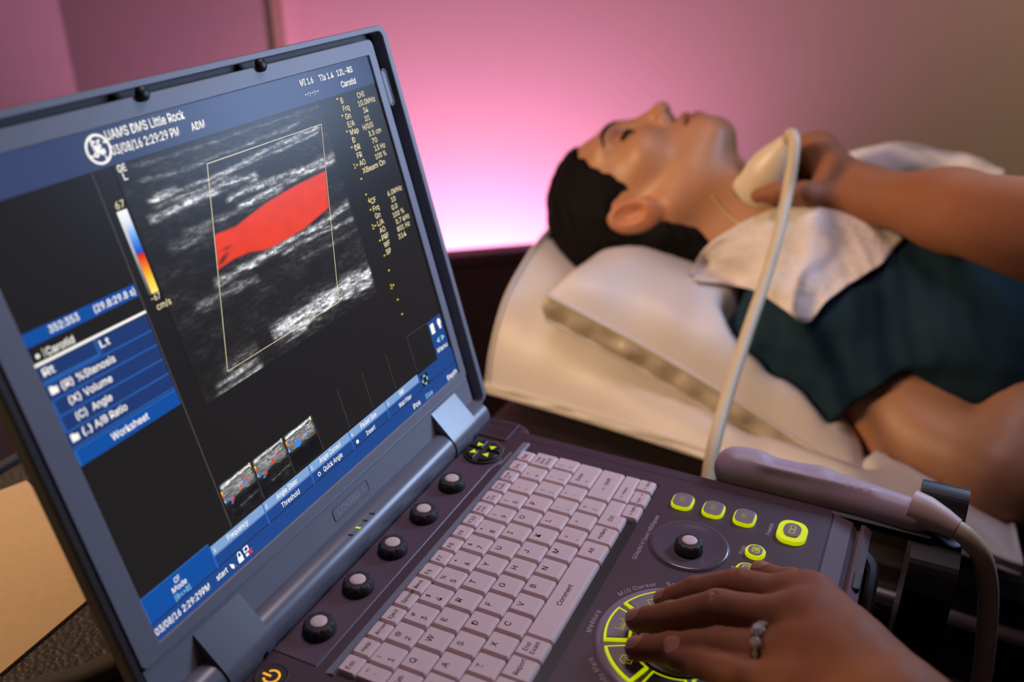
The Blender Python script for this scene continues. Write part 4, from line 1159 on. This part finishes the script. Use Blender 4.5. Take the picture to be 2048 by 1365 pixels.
# ------------------------------------------------------------------ pillows
def pillow(name, label, A, B, D, th, bulge, side, mat, dents=(), seed=0, group=None, n=(72, 60), wr=.004, press=(), pw=(4, .6, 4, .6), taper=0.0):
    A, B, D = (np.array(p, float) for p in (A, B, D)); Cc = B + D - A
    o = wroot(name, label, 'pillow', tuple((A + B + D + Cc) / 4 - [0, 0, th / 2]), 0, group)
    nx, ny = n; s = np.linspace(-1, 1, nx)[:, None] * np.ones((1, ny)); t = np.linspace(-1, 1, ny)[None] * np.ones((nx, 1))
    # corners pulled in between the tips, as on a stuffed cushion
    sp = s * (1 - .05 * (1 - t ** 2)); tp = t * (1 - .07 * (1 - s ** 2))
    P = (A * ((1 - sp) * (1 - tp))[..., None] + B * ((1 + sp) * (1 - tp))[..., None] + Cc * ((1 + sp) * (1 + tp))[..., None] + D * ((1 - sp) * (1 + tp))[..., None]) / 4
    prof = np.clip(1 - s ** pw[0], 0, 1) ** pw[1] * np.clip(1 - np.abs(t) ** pw[2], 0, 1) ** pw[3]
    prof = prof * (1 - taper * np.clip((s + 1) / 1.1, 0, 1) ** .8)
    x, y = P[..., 0], P[..., 1]
    r = np.random.RandomState(seed); wn = 0
    for q in range(9):
        v = r.randn(2); v *= (14 + 9 * q) / np.linalg.norm(v); wn = wn + np.sin(v[0] * x + v[1] * y + r.rand() * 6.3 + 1.5 * np.sin(6 * x * v[1] / 10)) / (1 + .5 * q)
    edge = np.clip(1 - np.minimum(1 - np.abs(s), 1 - np.abs(t)) / .35, 0, 1)
    up = side / 2 + bulge * prof + wr * wn * (.35 + .65 * edge) * np.clip(prof * 2.5, 0, 1)
    lo = -side / 2 - (th - side - bulge) * prof
    for (cx, cy, rad, dep) in dents: up = up - dep * np.exp(-(((x - cx) / rad[0]) ** 2 + ((y - cy) / rad[1]) ** 2))
    for tr in press:                       # whatever rests on the pillow pushes its face in
        for i in range(nx):
            for j in range(ny):
                z0 = P[i, j, 2]; h = tr.ray_cast(Vector((P[i, j, 0], P[i, j, 1], z0 - .12)), Vector((0, 0, 1)))
                if h[0] is not None: up[i, j] = min(up[i, j], h[0].z - z0 - .0015)
    for it in range(2):
        sm = up.copy(); sm[1:-1, 1:-1] = (up[1:-1, 1:-1] * 2 + up[:-2, 1:-1] + up[2:, 1:-1] + up[1:-1, :-2] + up[1:-1, 2:]) / 6; up = np.minimum(up, sm) if press else up
    up = np.maximum(up, lo + .006)
    Vt = P + np.stack([0 * up, 0 * up, up], -1); Vb = P + np.stack([0 * lo, 0 * lo, lo], -1)
    V = np.concatenate([Vt.reshape(-1, 3), Vb.reshape(-1, 3)]); N = nx * ny; F = []
    g = lambda i, j: i * ny + j
    for i in range(nx - 1):
        for j in range(ny - 1):
            F.append((g(i, j), g(i + 1, j), g(i + 1, j + 1), g(i, j + 1))); F.append((N + g(i, j + 1), N + g(i + 1, j + 1), N + g(i + 1, j), N + g(i, j)))
    loop = [g(i, 0) for i in range(nx)] + [g(nx - 1, j) for j in range(1, ny)] + [g(i, ny - 1) for i in range(nx - 2, -1, -1)] + [g(0, j) for j in range(ny - 2, 0, -1)]
    link_mesh('cover', V, F, mat, o)
    # the strip between the two faces
    top = [V[k] for k in loop]; bot = [V[N + k] for k in loop]; m = len(loop); vs = []; fs = []
    cen = P.reshape(-1, 3).mean(0); rr = np.random.RandomState(seed + 5); ph = rr.rand(8) * 6.3
    rows = 6
    for q in range(rows + 1):
        for k in range(m):
            p = top[k] + (bot[k] - top[k]) * q / rows; d = p - cen; d[2] = 0; d = d / np.linalg.norm(d)
            w = sum(math.sin(k * (.31 + .23 * a_) + q * (1.1 - .3 * a_) + ph[a_]) for a_ in range(4)) * .0016
            vs.append(p + d * (math.sin(math.pi * q / rows) * (.004 + w)))
    for q in range(rows):
        for k in range(m): fs.append((q * m + k, (q + 1) * m + k, (q + 1) * m + (k + 1) % m, q * m + (k + 1) % m))
    link_mesh('gusset', vs, fs, M_gusset if side > .02 else mat, o)
    b = MB()
    for src in (top, bot):
        tube(b, [Vector(p) for p in src] + [Vector(src[0])], .0026, 8)
    b.build('piping', mat, o)
    return V, F
hx = HW(-.07, 0, .03)
pA = np.array(at(1092, 614, .915))
Vup, Fup = pillow('pillow', 'upper white pillow with a beige gusset strip, under the patient\'s head', pA, at(1720, 995, .755), pA + BL * .42, .100, .066, .030, M_pillow,
                  dents=[(hx[0], hx[1], (.11, .10), .012)], seed=8, wr=.0048, press=[T_body, T_shirt], pw=(4, .55, 4, .55))
T_pup = bvh(Vup, Fup)
lA = np.array(at(975, 776, .955))
Vlo, Flo = pillow('pillow', 'lower cream pillow lying flat on the dark bed, its corner beside the screen', lA, at(2040, 1140, .622), lA + BL * .42, .160, .142, .010, M_pillow,
                  seed=3, wr=.0045, press=[T_body, T_shirt, T_pup], pw=(5, .5, 3.6, .62), taper=.80)
T_plo = bvh(Vlo, Flo)

# ------------------------------------------------------------------ towels laid over chest and shoulder
def cloth(name, label, rows, trees, lift, thick, mat, cat='towel', amp=.003, seed=1, sub=5, fold=None):
    """a cloth draped on whatever lies under it: a net of sight lines dropped on the skins below, then smoothed"""
    R_ = [[np.array(p, float) for p in spline(r, sub)] for r in rows]
    cols = list(zip(*R_)); G = np.array([[q for q in spline(c, sub)] for c in cols])      # (nu, nv, 2)
    nu, nv = G.shape[:2]; dist = np.full((nu, nv), np.nan)
    dirs = np.array([[np.array((at(*G[i, j], 1.0) - CAM).normalized()) for j in range(nv)] for i in range(nu)])
    for i in range(nu):
        for j in range(nv):
            h = look(trees, *G[i, j])
            if h: dist[i, j] = h[2]
    med = np.nanmedian(dist)
    bad = np.isnan(dist); dist[bad] = med
    for it in range(60):
        sm = dist.copy(); sm[1:-1] += dist[:-2] + dist[2:]; cnt = np.ones_like(dist); cnt[1:-1] += 2
        sm[:, 1:-1] += dist[:, :-2] + dist[:, 2:]; cnt[:, 1:-1] += 2
        sm = sm / cnt; dist = np.where(bad, sm, dist)
    for it in range(4):
        sm = dist.copy(); cnt = np.ones_like(dist); sm[1:-1] += dist[:-2] + dist[2:]; cnt[1:-1] += 2; sm[:, 1:-1] += dist[:, :-2] + dist[:, 2:]; cnt[:, 1:-1] += 2
        dist = np.minimum(dist, sm / cnt)
    r = np.random.RandomState(seed); u = np.linspace(0, 1, nu)[:, None]; v = np.linspace(0, 1, nv)[None]; wn = 0
    for q in range(6):
        k = r.randn(2) * (6 + 4 * q); wn = wn + np.sin(k[0] * u + k[1] * v + r.rand() * 6.3) / (1 + .6 * q)
    fl = 0 if fold is None else fold(u, v)
    dist = dist - lift - amp * (1 + wn) - fl
    Pt = np.array(CAM) + dirs * dist[..., None]; Pb = np.array(CAM) + dirs * (dist + thick)[..., None]
    N = nu * nv; V = np.concatenate([Pt.reshape(-1, 3), Pb.reshape(-1, 3)]); F = []; g = lambda i, j: i * nv + j
    for i in range(nu - 1):
        for j in range(nv - 1): F.append((g(i, j), g(i, j + 1), g(i + 1, j + 1), g(i + 1, j))); F.append((N + g(i + 1, j), N + g(i + 1, j + 1), N + g(i, j + 1), N + g(i, j)))
    lp = [g(i, 0) for i in range(nu)] + [g(nu - 1, j) for j in range(1, nv)] + [g(i, nv - 1) for i in range(nu - 2, -1, -1)] + [g(0, j) for j in range(nv - 2, 0, -1)]
    for k in range(len(lp)):
        a, c = lp[k], lp[(k + 1) % len(lp)]; F.append((a, c, N + c, N + a))
    o = link_mesh(name, V, F, mat); tag(o, label, cat)
    return o, V, F
T_all = [T_body, T_shirt, T_plo, T_pup]
# rows run from the neck edge down to the shoulder edge
towel, Vt_, Ft_ = cloth('towel', 'white terry towel draped over the patient\'s shoulder and chest', [
    [(1378, 546), (1412, 494), (1462, 458), (1530, 424), (1600, 408), (1690, 424), (1752, 450), (1812, 476)],
    [(1382, 554), (1420, 520), (1475, 492), (1545, 470), (1615, 458), (1690, 466), (1738, 486), (1785, 502)],
    [(1390, 560), (1432, 545), (1490, 535), (1560, 528), (1630, 520), (1690, 516), (1728, 522), (1762, 530)],
    [(1396, 563), (1442, 562), (1502, 570), (1570, 586), (1640, 572), (1680, 556), (1712, 546), (1738, 544)],
    [(1404, 564), (1452, 570), (1510, 582), (1566, 618), (1612, 648), (1650, 606), (1690, 576), (1722, 556)]], T_all, .006, .006, M_towel, amp=.0028,
    fold=lambda u, v: .006 * np.exp(-((u - .62 + .15 * v) / .03) ** 2) + .005 * np.exp(-((u - .45 + .12 * v) / .025) ** 2))
farc = at(1850, 330, 1.12)
b = MB()

# ------------------------------------------------------------------ cart under the machine
M_cart = nodemat('pebbled_black_plastic', (0.042, 0.036, 0.031), rough=0.55, spec=.25, var=0.2, scale=80)
nt = M_cart.node_tree; tc = nt.nodes.new('ShaderNodeTexCoord'); vo = nt.nodes.new('ShaderNodeTexVoronoi'); vo.feature = 'SMOOTH_F1'; vo.inputs['Scale'].default_value = 330
bp = nt.nodes.new('ShaderNodeBump'); bp.inputs['Strength'].default_value = .9; bp.inputs['Distance'].default_value = .0015
nt.links.new(tc.outputs['Object'], vo.inputs['Vector']); nt.links.new(vo.outputs['Distance'], bp.inputs['Height']); nt.links.new(bp.outputs['Normal'], nt.nodes['Principled BSDF'].inputs['Normal'])
MT = Matrix.Translation(machine.location) @ Matrix.Rotation(math.radians(64.4325), 4, 'Z')
cart = empty('cart', 'black equipment cart with a pebbled top under the ultrasound machine', 'cart', tuple(MT @ Vector((.06, .05, -.95))), math.radians(64.4325))
def cl(b): # machine millimetres -> cart frame
    b.v = [((x / 1000 - .06), (y / 1000 - .05), (z / 1000 + .95)) for x, y, z in b.v]; return b
b = MB(); loft(b, rrect(-240, -206, 262, 421, 30, 6), [(4, -72), (0, -68), (0, -54), (4, -50.2)], cap_bot=True); cl(b).build('cart_top', M_cart, cart)
b = MB(); ring(b, rrect(-248, -214, 270, 429, 36, 6), rrect(-240.5, -206.5, 262.5, 421.5, 30, 6), -74, -46, 0, 2); cl(b).build('rim', M_dark, cart)
b = MB(); loft(b, rrect(-20, 10, 140, 190, 30, 6), [(0, -900), (0, -72)], cap_bot=True); cl(b).build('column', M_dark, cart)
b = MB(); loft(b, rrect(-200, -180, 240, 400, 60, 6), [(10, -935), (0, -925), (0, -905), (12, -895)], cap_bot=True); cl(b).build('cart_base', M_dark, cart)
for x, y in ((-170, -150), (210, -150), (-170, 370), (210, 370)):
    b = MB(); q = [(x, y + 14 * 0 + 22 * math.cos(2 * math.pi * i / 24), -927 + 22 * math.sin(2 * math.pi * i / 24)) for i in range(24)]
    n = 24; b.add([(x - 10, p[1], p[2]) for p in q] + [(x + 10, p[1], p[2]) for p in q], [(i, (i + 1) % n, n + (i + 1) % n, n + i) for i in range(n)] + [tuple(range(n)), tuple(reversed(range(n, 2 * n)))])
    cl(b).build('caster', M_black, cart)
# side holder for the probe: a trough beside the machine and a post before it
b = MB()
prof = [(246 + 16 * math.cos(math.radians(a)), 1 + 16 * math.sin(math.radians(a))) for a in range(195, 346, 15)] + [(246 + 19 * math.cos(math.radians(a)), 1 + 19 * math.sin(math.radians(a))) for a in range(345, 194, -15)]
n = len(prof); b.add([(x, y, z) for y in (-168, -238) for x, z in prof], [(i, (i + 1) % n, n + (i + 1) % n, n + i) for i in range(n)] + [tuple(reversed(range(n))), tuple(range(n, 2 * n))], 0)
cl(b).build('probe_trough', M_black, cart)
b = MB(); P = [(206, -30), (212, -14), (224, -9), (240, -8), (247, -6), (251, 4), (257, 11), (265, 13), (273, 9), (277, -2), (277, -24), (270, -300), (206, -300)]
P = [tuple(q) for q in spline(P, 4)]
n = len(P); b.add([(x, y, z) for y in (-228, -256) for x, z in P], [(i, (i + 1) % n, n + (i + 1) % n, n + i) for i in range(n)] + [tuple(reversed(range(n))), tuple(range(n, 2 * n))])
cl(b).build('holder_post', M_black, cart)
b = MB(); tube(b, [(215, -190, -58), (222, -214, -70), (224, -232, -110), (224, -240, -180)], 7, 10); cl(b).build('cart_strut', M_black, cart)

# tan card on the cart top, black rod beside the machine
M_card = nodemat('tan_card', (0.40, 0.28, 0.165), rough=0.9, spec=.1, var=0.06, scale=200)
b = MB(); P = [(71, 390), (66, 366), (-3, 241), (-71, 237), (-150, 300), (-60, 410), (40, 402)]
loft(b, P[::-1] if False else list(reversed(P)), [(0, -50.1), (0, -48.6)]); b.v = [tuple(MT @ (Vector(p) * .001)) for p in b.v]
card = b.build('card', M_card); tag(card, 'tan paper card lying flat on the pebbled cart top', 'card')
b = MB(); tube(b, [MT @ (Vector(p) * .001) for p in ((-96, 216, -41), (-60, 183, -41), (-36, 170, -41), (-10, 152, -41))], .0085, 16)
rod = b.build('rod', M_dark); tag(rod, 'thick black rod lying on the cart top beside the open screen', 'rod')

# second towel on the far side of the chest
f = Field((.10, .80, .90), (.80, 1.30, 1.10), .004)
chain = [(1472, 340, 1.10, .012), (1560, 352, 1.10, .016), (1660, 356, 1.09, .018), (1735, 340, 1.07, .021), (1790, 332, 1.06, .022), (1850, 340, 1.05, .018), (1930, 346, 1.03, .015), (1998, 352, 1.01, .009)]
Q = [(np.array(at(u, v, Y)), r) for u, v, Y, r in chain]
for (a, ra), (c, rc) in zip(Q[:-1], Q[1:]):
    f.cap(a, c, ra, rc, .02); f.cap(a + BL * .04 - [0, 0, .012], c + BL * .04 - [0, 0, .012], ra, rc, .03)
f.noise(.0035, 90, 5); f.noise(.0015, 260, 6)
Vq, Fq = f.mesh()
tag(link_mesh('towel', Vq, Fq, nodemat('white_towel', (.86, .82, .86), rough=.95, bump=.6, bscale=330)), 'bundled white towel beyond the sonographer\'s forearm, on the far side of the patient', 'towel')  # white cloth, base colour raised to carry the cool lamp's light

# ------------------------------------------------------------------ transducers
def mloc(x, y, z): return MT @ (Vector((x, y, z)) * .001)
M_cream = nodemat('cream_plastic', (0.62, 0.50, 0.36), rough=0.4, var=.02)
M_cable = nodemat('beige_cable', (0.50, 0.40, 0.27), rough=0.5, var=.03)
M_lens = nodemat('grey_lens', (0.10, 0.11, 0.12), rough=0.4)
probe = wroot('transducer', 'cream transducer held on the patient\'s neck, its cable hanging down', 'transducer', tuple(at(1500, 405, .985)))
pF = np.array(at(1500, 402, .985)); pT = np.array(at(1572, 282, .965))
ax_ = (pT - pF) / np.linalg.norm(pT - pF); L_ = np.linalg.norm(pT - pF)
wd = np.array(RT) * .8 - np.array(UP) * .6; wd = wd - ax_ * (wd @ ax_); wd /= np.linalg.norm(wd)
th_ = np.cross(ax_, wd); RP = np.stack([wd, th_, ax_], -1)
f = Field(np.minimum(pF, pT) - .06, np.maximum(pF, pT) + .06, .0018)
f.ell(pF + ax_ * .012, (.0255, .0125, .018), RP, .006)
f.ell(pF + ax_ * .034, (.0215, .0135, .032), RP, .012)
f.cap(pF + ax_ * .04, pT - ax_ * .004, .0145, .0085, .02)
Vc, Fc = f.mesh(); link_mesh('probe_body', Vc, Fc, M_cream, probe)
f = Field(pF - .05, pF + .05, .0016); f.ell(pF + ax_ * .004, (.0245, .0105, .0125), RP, .002); Vc, Fc = f.mesh(); link_mesh('lens', Vc, Fc, M_lens, probe)
cab_px = [(1574, 280, .962), (1581, 268, .955), (1588, 278, .945), (1586, 318, .935), (1574, 390, .92), (1556, 470, .88), (1532, 555, .845), (1500, 650, .80), (1470, 742, .755), (1446, 822, .715), (1429, 886, .68), (1418, 950, .655), (1412, 1040, .625), (1440, 1160, .60)]
b = MB(); tube(b, [Vector(p) for p in spline([tuple(at(*q)) for q in cab_px], 6)], .0061, 14); b.build('cable', M_cable, probe)
b = MB()
c0 = pF + ax_ * .045 - th_ * .0 ; e_ = np.array(CAM) - c0; e_ /= np.linalg.norm(e_)
e1 = wd; e2 = ax_
h = bvh(*[Vc, Fc])

# the spare transducer in the side holder
spare = wroot('transducer', 'lilac transducer resting in the black holder along the machine\'s right side', 'transducer', tuple(mloc(245, -160, -6)))
f = Field(np.array([-.06, .26, .90]), np.array([.36, .72, 1.02]), .0025)
def mp(x, y, z): return np.array(mloc(x, y, z))
up_ = np.array([0, 0, 1.])
f.cap(mp(248, -113, -2), mp(249, -165, -2), .0145, .0150, .01); f.cap(mp(249, -165, -2), mp(241, -226, 0), .0150, .0115, .004)
f.cap(mp(247, -111, 1), mp(249, -122, 1), .0135, .0140, .006)
f.cap(mp(240, -128, 11.5), mp(241, -200, 11), .0022, .0012, .003)
Vc, Fc = f.mesh(); link_mesh('probe_body', Vc, Fc, M_pale, spare)
b = MB(); tube(b, [mloc(x, y, z) for x, y, z in ((243, -224, 5), (241, -233, 5), (238, -243, 4), (235.5, -251, 2.5))], [.0118, .0108, .0085, .0066], 20); b.build('strain_relief', nodemat('peach_rubber', (0.62, 0.44, 0.38), rough=.5), spare)
b = MB(); tube(b, [Vector(p) for p in spline([tuple(mloc(*q)) for q in ((236, -249, 3), (234, -258, -1), (234, -268, -12), (236, -276, -34), (237, -282, -66), (236, -287, -105), (235, -290, -160), (235, -290, -240))], 6)], .0062, 14); b.build('cable', M_cable, spare)

# necklace on the neck
M_gold = nodemat('gold_chain', (0.72, 0.55, 0.28), rough=.35, metal=.4)
b = MB(); q = []
for u, v in spline([(1424, 392), (1440, 412), (1458, 432), (1476, 446), (1496, 456)], 5):
    h = look([T_body], u, v)
    if h: q.append(h[0] + h[1] * .0012)
if len(q) > 2: tube(b, q, .0014, 8)
o = b.build('necklace', M_gold); tag(o, 'thin gold necklace on the side of the patient\'s neck', 'necklace')

# ------------------------------------------------------------------ the sonographer: both bare arms, blue scrubs
sono = wroot('person', 'person in blue scrubs with one hand on the trackball, the other pressing a transducer', 'person', (.80, .30, 0))
def onz(u, v, z):
    d = at(u, v, 1.0) - CAM; t = (.95 + z - CAMZ) / d.z; return np.array(CAM + d * t)
ZU = np.array([0, 0, 1.])
# left hand resting round the trackball
IX = [onz(1612, 1206, .041), onz(1478, 1172, .036), onz(1392, 1182, .022), onz(1330, 1202, .0085)]
MI = [onz(1616, 1248, .045), onz(1436, 1216, .036), onz(1342, 1234, .019), onz(1274, 1242, .0085)]
RI = [onz(1616, 1310, .043), onz(1440, 1292, .030), onz(1342, 1297, .016), onz(1274, 1298, .0085)]
PI_ = [onz(1596, 1380, .038), onz(1474, 1350, .034), onz(1404, 1330, .026), onz(1352, 1316, .018)]
TH_ = [onz(1725, 1335, .022), onz(1650, 1222, .017), onz(1580, 1172, .012), onz(1522, 1146, .007)]
WR = onz(1790, 1452, .040); EL = np.array([.42, .02, .985])
f = Field((.02, -.05, .925), (.52, .52, 1.06), .0016)
for fg, rr in ((IX, (.0104, .0088, .0077, .0062)), (MI, (.0106, .0091, .0079, .0064)), (RI, (.0104, .0088, .0077, .0063)), (PI_, (.0098, .0080, .0069, .0057))):
    for i in range(3): f.cap(fg[i], fg[i + 1], rr[i], rr[i + 1], .0022)
for i in range(3): f.cap(TH_[i], TH_[i + 1], (.0155, .0120, .0090)[i], (.0115, .0095, .0066)[i], .004)
pm = Field((.02, -.05, .925), (.52, .52, 1.06), .0016)
for fg, r0 in ((IX, .0110), (MI, .0112), (RI, .0108), (PI_, .0100)):
    w = WR + (fg[0] - (IX[0] + PI_[0]) / 2) * .45
    pm.cap(fg[0] - ZU * .001, w, r0, .0145, .014)
    pm.ell(fg[0] + ZU * .0025, (.0095, .0095, .0085), None, .010)
pm.cap(TH_[0], WR, .0170, .020, .02); pm.cap(TH_[0] * .5 + TH_[1] * .5, MI[0] * .55 + WR * .45, .010, .012, .016)
pm.cap(IX[0] * .75 + TH_[1] * .25, IX[0] * .5 + WR * .5, .010, .014, .02)
pm.cap(WR, WR * .8 + EL * .2, .0235, .0250, .02, flat=(ZU, .82)); pm.cap(WR * .8 + EL * .2, EL, .0250, .040, .02)
q = np.clip(.009 - np.abs(f.D - pm.D), 0, None) / .009; f.D = np.minimum(f.D, pm.D) - q * q * .009 * .25
# creases over the knuckles
for fg in (IX, MI, RI, PI_):
    d = fg[2] - fg[1]; d /= np.linalg.norm(d); sd = np.cross(d, ZU); sd /= np.linalg.norm(sd)
    for j, base_, rr in ((-.0032, fg[1], .0092), (0, fg[1], .0094), (.0032, fg[1], .0092), (0, fg[2], .0081)):
        c = base_ + d * j + ZU * (rr + .0004); f.cap(c - sd * .004, c + sd * .004, .0005, .0005, .0012, 'sub')
f.noise(.00045, 240, 9)
VL, FL = f.mesh()
# right hand closed round the transducer
ix = [np.array(at(*q)) for q in ((1640, 298, 1.000), (1578, 286, 1.005), (1525, 318, 1.005), (1490, 356, .998))]
mi = [np.array(at(*q)) for q in ((1652, 318, 1.010), (1588, 306, 1.020), (1534, 338, 1.020), (1502, 375, 1.010))]
ri = [np.array(at(*q)) for q in ((1662, 342, 1.015), (1600, 334, 1.030), (1552, 358, 1.030), (1526, 390, 1.018))]
pi2 = [np.array(at(*q)) for q in ((1668, 366, 1.012), (1614, 362, 1.028), (1574, 380, 1.028), (1552, 402, 1.018))]
tb = [np.array(at(*q)) for q in ((1668, 394, .962), (1610, 388, .948), (1556, 384, .948), (1516, 392, .955))]
wr = np.array(at(1728, 390, .955)); f1 = np.array(at(1900, 421, .875)); el = np.array(at(2240, 500, .70))
f2_ = Field((.12, .55, .86), (.56, 1.10, 1.10), .0022)
for fg, r0 in ((ix, .0100), (mi, .0102), (ri, .0098), (pi2, .0088)):
    for i in range(3): f2_.cap(fg[i], fg[i + 1], r0 - .0012 * i, r0 - .0012 * (i + 1), .004)
    f2_.cap(fg[0], wr + (fg[0] - mi[0]) * .3, .0135, .019, .018)
f2_.cap(tb[0], tb[1], .0175, .0125, .012); f2_.cap(tb[1], tb[2], .0125, .0105, .006); f2_.cap(tb[2], tb[3], .0105, .0080, .004)
f2_.cap(wr, tb[0], .022, .018, .02); f2_.cap(tb[0], ix[0], .014, .012, .02)
f2_.cap(wr, f1, .0255, .0385, .02); f2_.cap(f1, el, .0385, .052, .02)
VR, FR = f2_.mesh()
# shoulders, neck, head and the hidden upper arms in one coarse skin
SL, SR = np.array([.60, -.02, 1.24]), np.array([.98, .22, 1.24]); nk = (SL + SR) / 2 + [0, 0, .05]
f = Field((.32, -.22, .62), (1.30, .86, 1.75), .007)
f.cap(EL, SL, .042, .052, .03); f.cap(el, SR, .052, .056, .03); f.cap(f1 * .2 + el * .8, el, .050, .052, .02)
f.cap(EL * .8 + WR * .2, EL, .036, .040, .02)
mid = (SL + SR) / 2
f.cap(SL, SR, .06, .06, .05); f.cap(mid - [0, 0, .08], mid - [0, 0, .5], .13, .12, .08)
f.cap(mid, nk + [0, 0, .07], .055, .052, .04)
fw_ = np.array([-.85, .52, 0]); fw_ /= np.linalg.norm(fw_); HS = np.stack([fw_, np.cross([0, 0, 1.], fw_), [0, 0, 1.]], -1); hc2 = nk + [0, 0, .19] + fw_ * .03
head_field(f, lambda x, y, z: hc2 + HS @ np.array([x, y, z]), HS)
VB, FB = f.mesh()
n0, n1 = len(VL), len(VR)
V = np.concatenate([VL, VR, VB]); F = np.concatenate([FL, FR + n0, FB + n0 + n1])
col = np.ones((len(V), 3)); r1 = np.zeros(len(V))
for fg in (IX, MI, RI, PI_):
    r1 = np.maximum(r1, .8 * np.exp(-(((V - fg[0] - ZU * .01) ** 2).sum(1)) / .010 ** 2)); r1 = np.maximum(r1, .7 * np.exp(-(((V - fg[3]) ** 2).sum(1)) / .012 ** 2))
col = col * (1 - .30 * r1[:, None] * np.array([0.1, .9, .8]))
body2 = link_mesh('body', V, F, M_skin2, sono, col)
f = Field((.6, -.12, 1.28), (1.0, .40, 1.78), .006)
f.ell(hc2 + HS @ np.array([-.012, 0, .052]), (.103, .084, .088), HS, .01); f.cap(hc2 + HS @ np.array([-.07, 0, 0]), hc2 + HS @ np.array([-.06, 0, -.10]), .05, .04, .03)
sl, x, y, z = f.blk(f.lo, f.lo + f.h * f.n, 0); px, py, pz = x - hc2[0], y - hc2[1], z - hc2[2]
lx_, ly_, lz_ = [HS[0, i] * px + HS[1, i] * py + HS[2, i] * pz for i in range(3)]
f.put(sl, -(.832 * lx_ - .555 * lz_ - .012), .004, 'sub')
Vh2, Fh2 = f.mesh(); link_mesh('hair', Vh2, Fh2, nodemat('brown_hair', (.05, .028, .016), rough=.5, var=.3, scale=200), sono)
f = Field((.40, -.25, .55), (1.34, .80, 1.40), .008)
f.cap(SL, SR, .075, .075, .05); f.cap(mid - [0, 0, .08], mid - [0, 0, .62], .155, .16, .08)
f.cap(SL, SL * .35 + EL * .65, .066, .060, .03); f.cap(SR, SR * .40 + el * .60, .070, .068, .03)
f.noise(.006, 40, 2)
Vg, Fg = f.mesh(); link_mesh('scrub_top', Vg, Fg, M_bluecloth, sono)
f = Field((.38, -.2, -.02), (1.20, .80, .78), .010)
hp = mid - [0, 0, .60]
for sd, kn in ((-1, np.array([.50, .535, .675])), (1, np.array([.86, .72, .64]))):
    h0 = hp + np.array([.09 * sd * .85, .09 * sd * .5, 0]); an = np.array([kn[0] + .05, kn[1] - .02, .10])
    f.cap(h0, kn, .085, .062, .05); f.cap(kn, an, .060, .050, .03)
f.cap(hp - [.08, .05, 0], hp + [.08, .05, 0], .10, .10, .05)
Vg, Fg = f.mesh(); link_mesh('scrub_trousers', Vg, Fg, M_bluecloth, sono)
# fingernails of the left hand
M_nail = nodemat('fingernail', (0.40, 0.17, 0.115), rough=.35, var=.02)
T_hand = bvh(VL, FL)
for fg, r in ((IX, .0046), (MI, .0052), (RI, .0050), (PI_, .0042), (TH_, .0050)):
    d = fg[3] - fg[2]; d /= np.linalg.norm(d); sd = np.cross(d, ZU); sd /= np.linalg.norm(sd); n_ = np.cross(sd, d)
    if n_[2] < 0: n_ = -n_
    c = fg[3] + d * .0002; b = MB(); nu, nv = 9, 9; grid = []
    for i in range(nu):
        for j in range(nv):
            a = (i / (nu - 1) - .5) * 2; e = (j / (nv - 1) - .5) * 2
            aa, ee = a * math.sqrt(1 - e * e / 2), e * math.sqrt(1 - a * a / 2)
            p = c + sd * (aa * r * .95) + d * (ee * r * 1.15) + n_ * .02
            h = T_hand.ray_cast(Vector(p), Vector(-n_)); q = h[0] if h[0] is not None and h[3] < .03 else Vector(p - n_ * .02)
            grid.append(q + Vector(n_) * (.0005 * (1 - (a * a + e * e) * .4)))
    b.add(grid, [(i * nv + j, (i + 1) * nv + j, (i + 1) * nv + j + 1, i * nv + j + 1) for i in range(nu - 1) for j in range(nv - 1)], 0, True)
    b.build('fingernail', M_nail, body2)

# ring on the ring finger
ring_o = wroot('ring', 'silver ring set with clear stones on the sonographer\'s left ring finger', 'ring', tuple(RI[0] * .42 + RI[1] * .58))
rc = RI[0] * .50 + RI[1] * .50; rd = RI[1] - RI[0]; rd /= np.linalg.norm(rd); sd = np.cross(rd, ZU); sd /= np.linalg.norm(sd); nn = np.cross(sd, rd); nn = nn if nn[2] > 0 else -nn
M_silverr = nodemat('ring_silver', (.78, .74, .70), rough=.18, metal=1.0, var=.02)
M_gem = nodemat('clear_stone', (.62, .58, .56), rough=.05, metal=.5, var=.02, spec=1.0)
RR = .0102
b = MB(); tube(b, [Vector(rc + RR * (sd * math.cos(t) + nn * math.sin(t))) for t in [2 * math.pi * i / 36 for i in range(37)]], .00085, 8); band = b.build('band', M_silverr, ring_o)
def gem(ang, size):
    c = rc + (RR + .0009) * (sd * math.cos(ang) + nn * math.sin(ang)); n_ = sd * math.cos(ang) + nn * math.sin(ang); t_ = np.cross(n_, rd)
    b = MB(); vs = []
    for r, hh in ((.55, -.6), (1.0, .2), (.62, .75)):
        vs += [c + size * (r * (rd * math.cos(q) + t_ * math.sin(q)) + n_ * hh) for q in [math.pi / 4 * i + .39 for i in range(8)]]
    b.add(vs, [(l * 8 + i, l * 8 + (i + 1) % 8, (l + 1) * 8 + (i + 1) % 8, (l + 1) * 8 + i) for l in (0, 1) for i in range(8)] + [tuple(range(16, 24))])
    b.build('stone', M_gem, ring_o)
    b = MB()
    for q in range(4):
        a = math.pi / 2 * q + math.pi / 4; p = c + size * 1.02 * (rd * math.cos(a) + t_ * math.sin(a)); tube(b, [Vector(p - n_ * .0012), Vector(p + n_ * size * .6)], .00035, 6)
    b.build('claw', M_silverr, ring_o)
sgn = 1 if (sd @ np.array(RT)) * 0 + (sd[1]) > 0 else -1
for k_, s_ in ((0, .0034), (1, .0029), (-1, .0029), (2, .0014), (3, .0013), (4, .0012), (-2, .0014), (-3, .0013)):
    gem(math.pi / 2 + k_ * (.60 if abs(k_) < 2 else .27) + (.50 * np.sign(k_) if abs(k_) >= 2 else 0), s_)
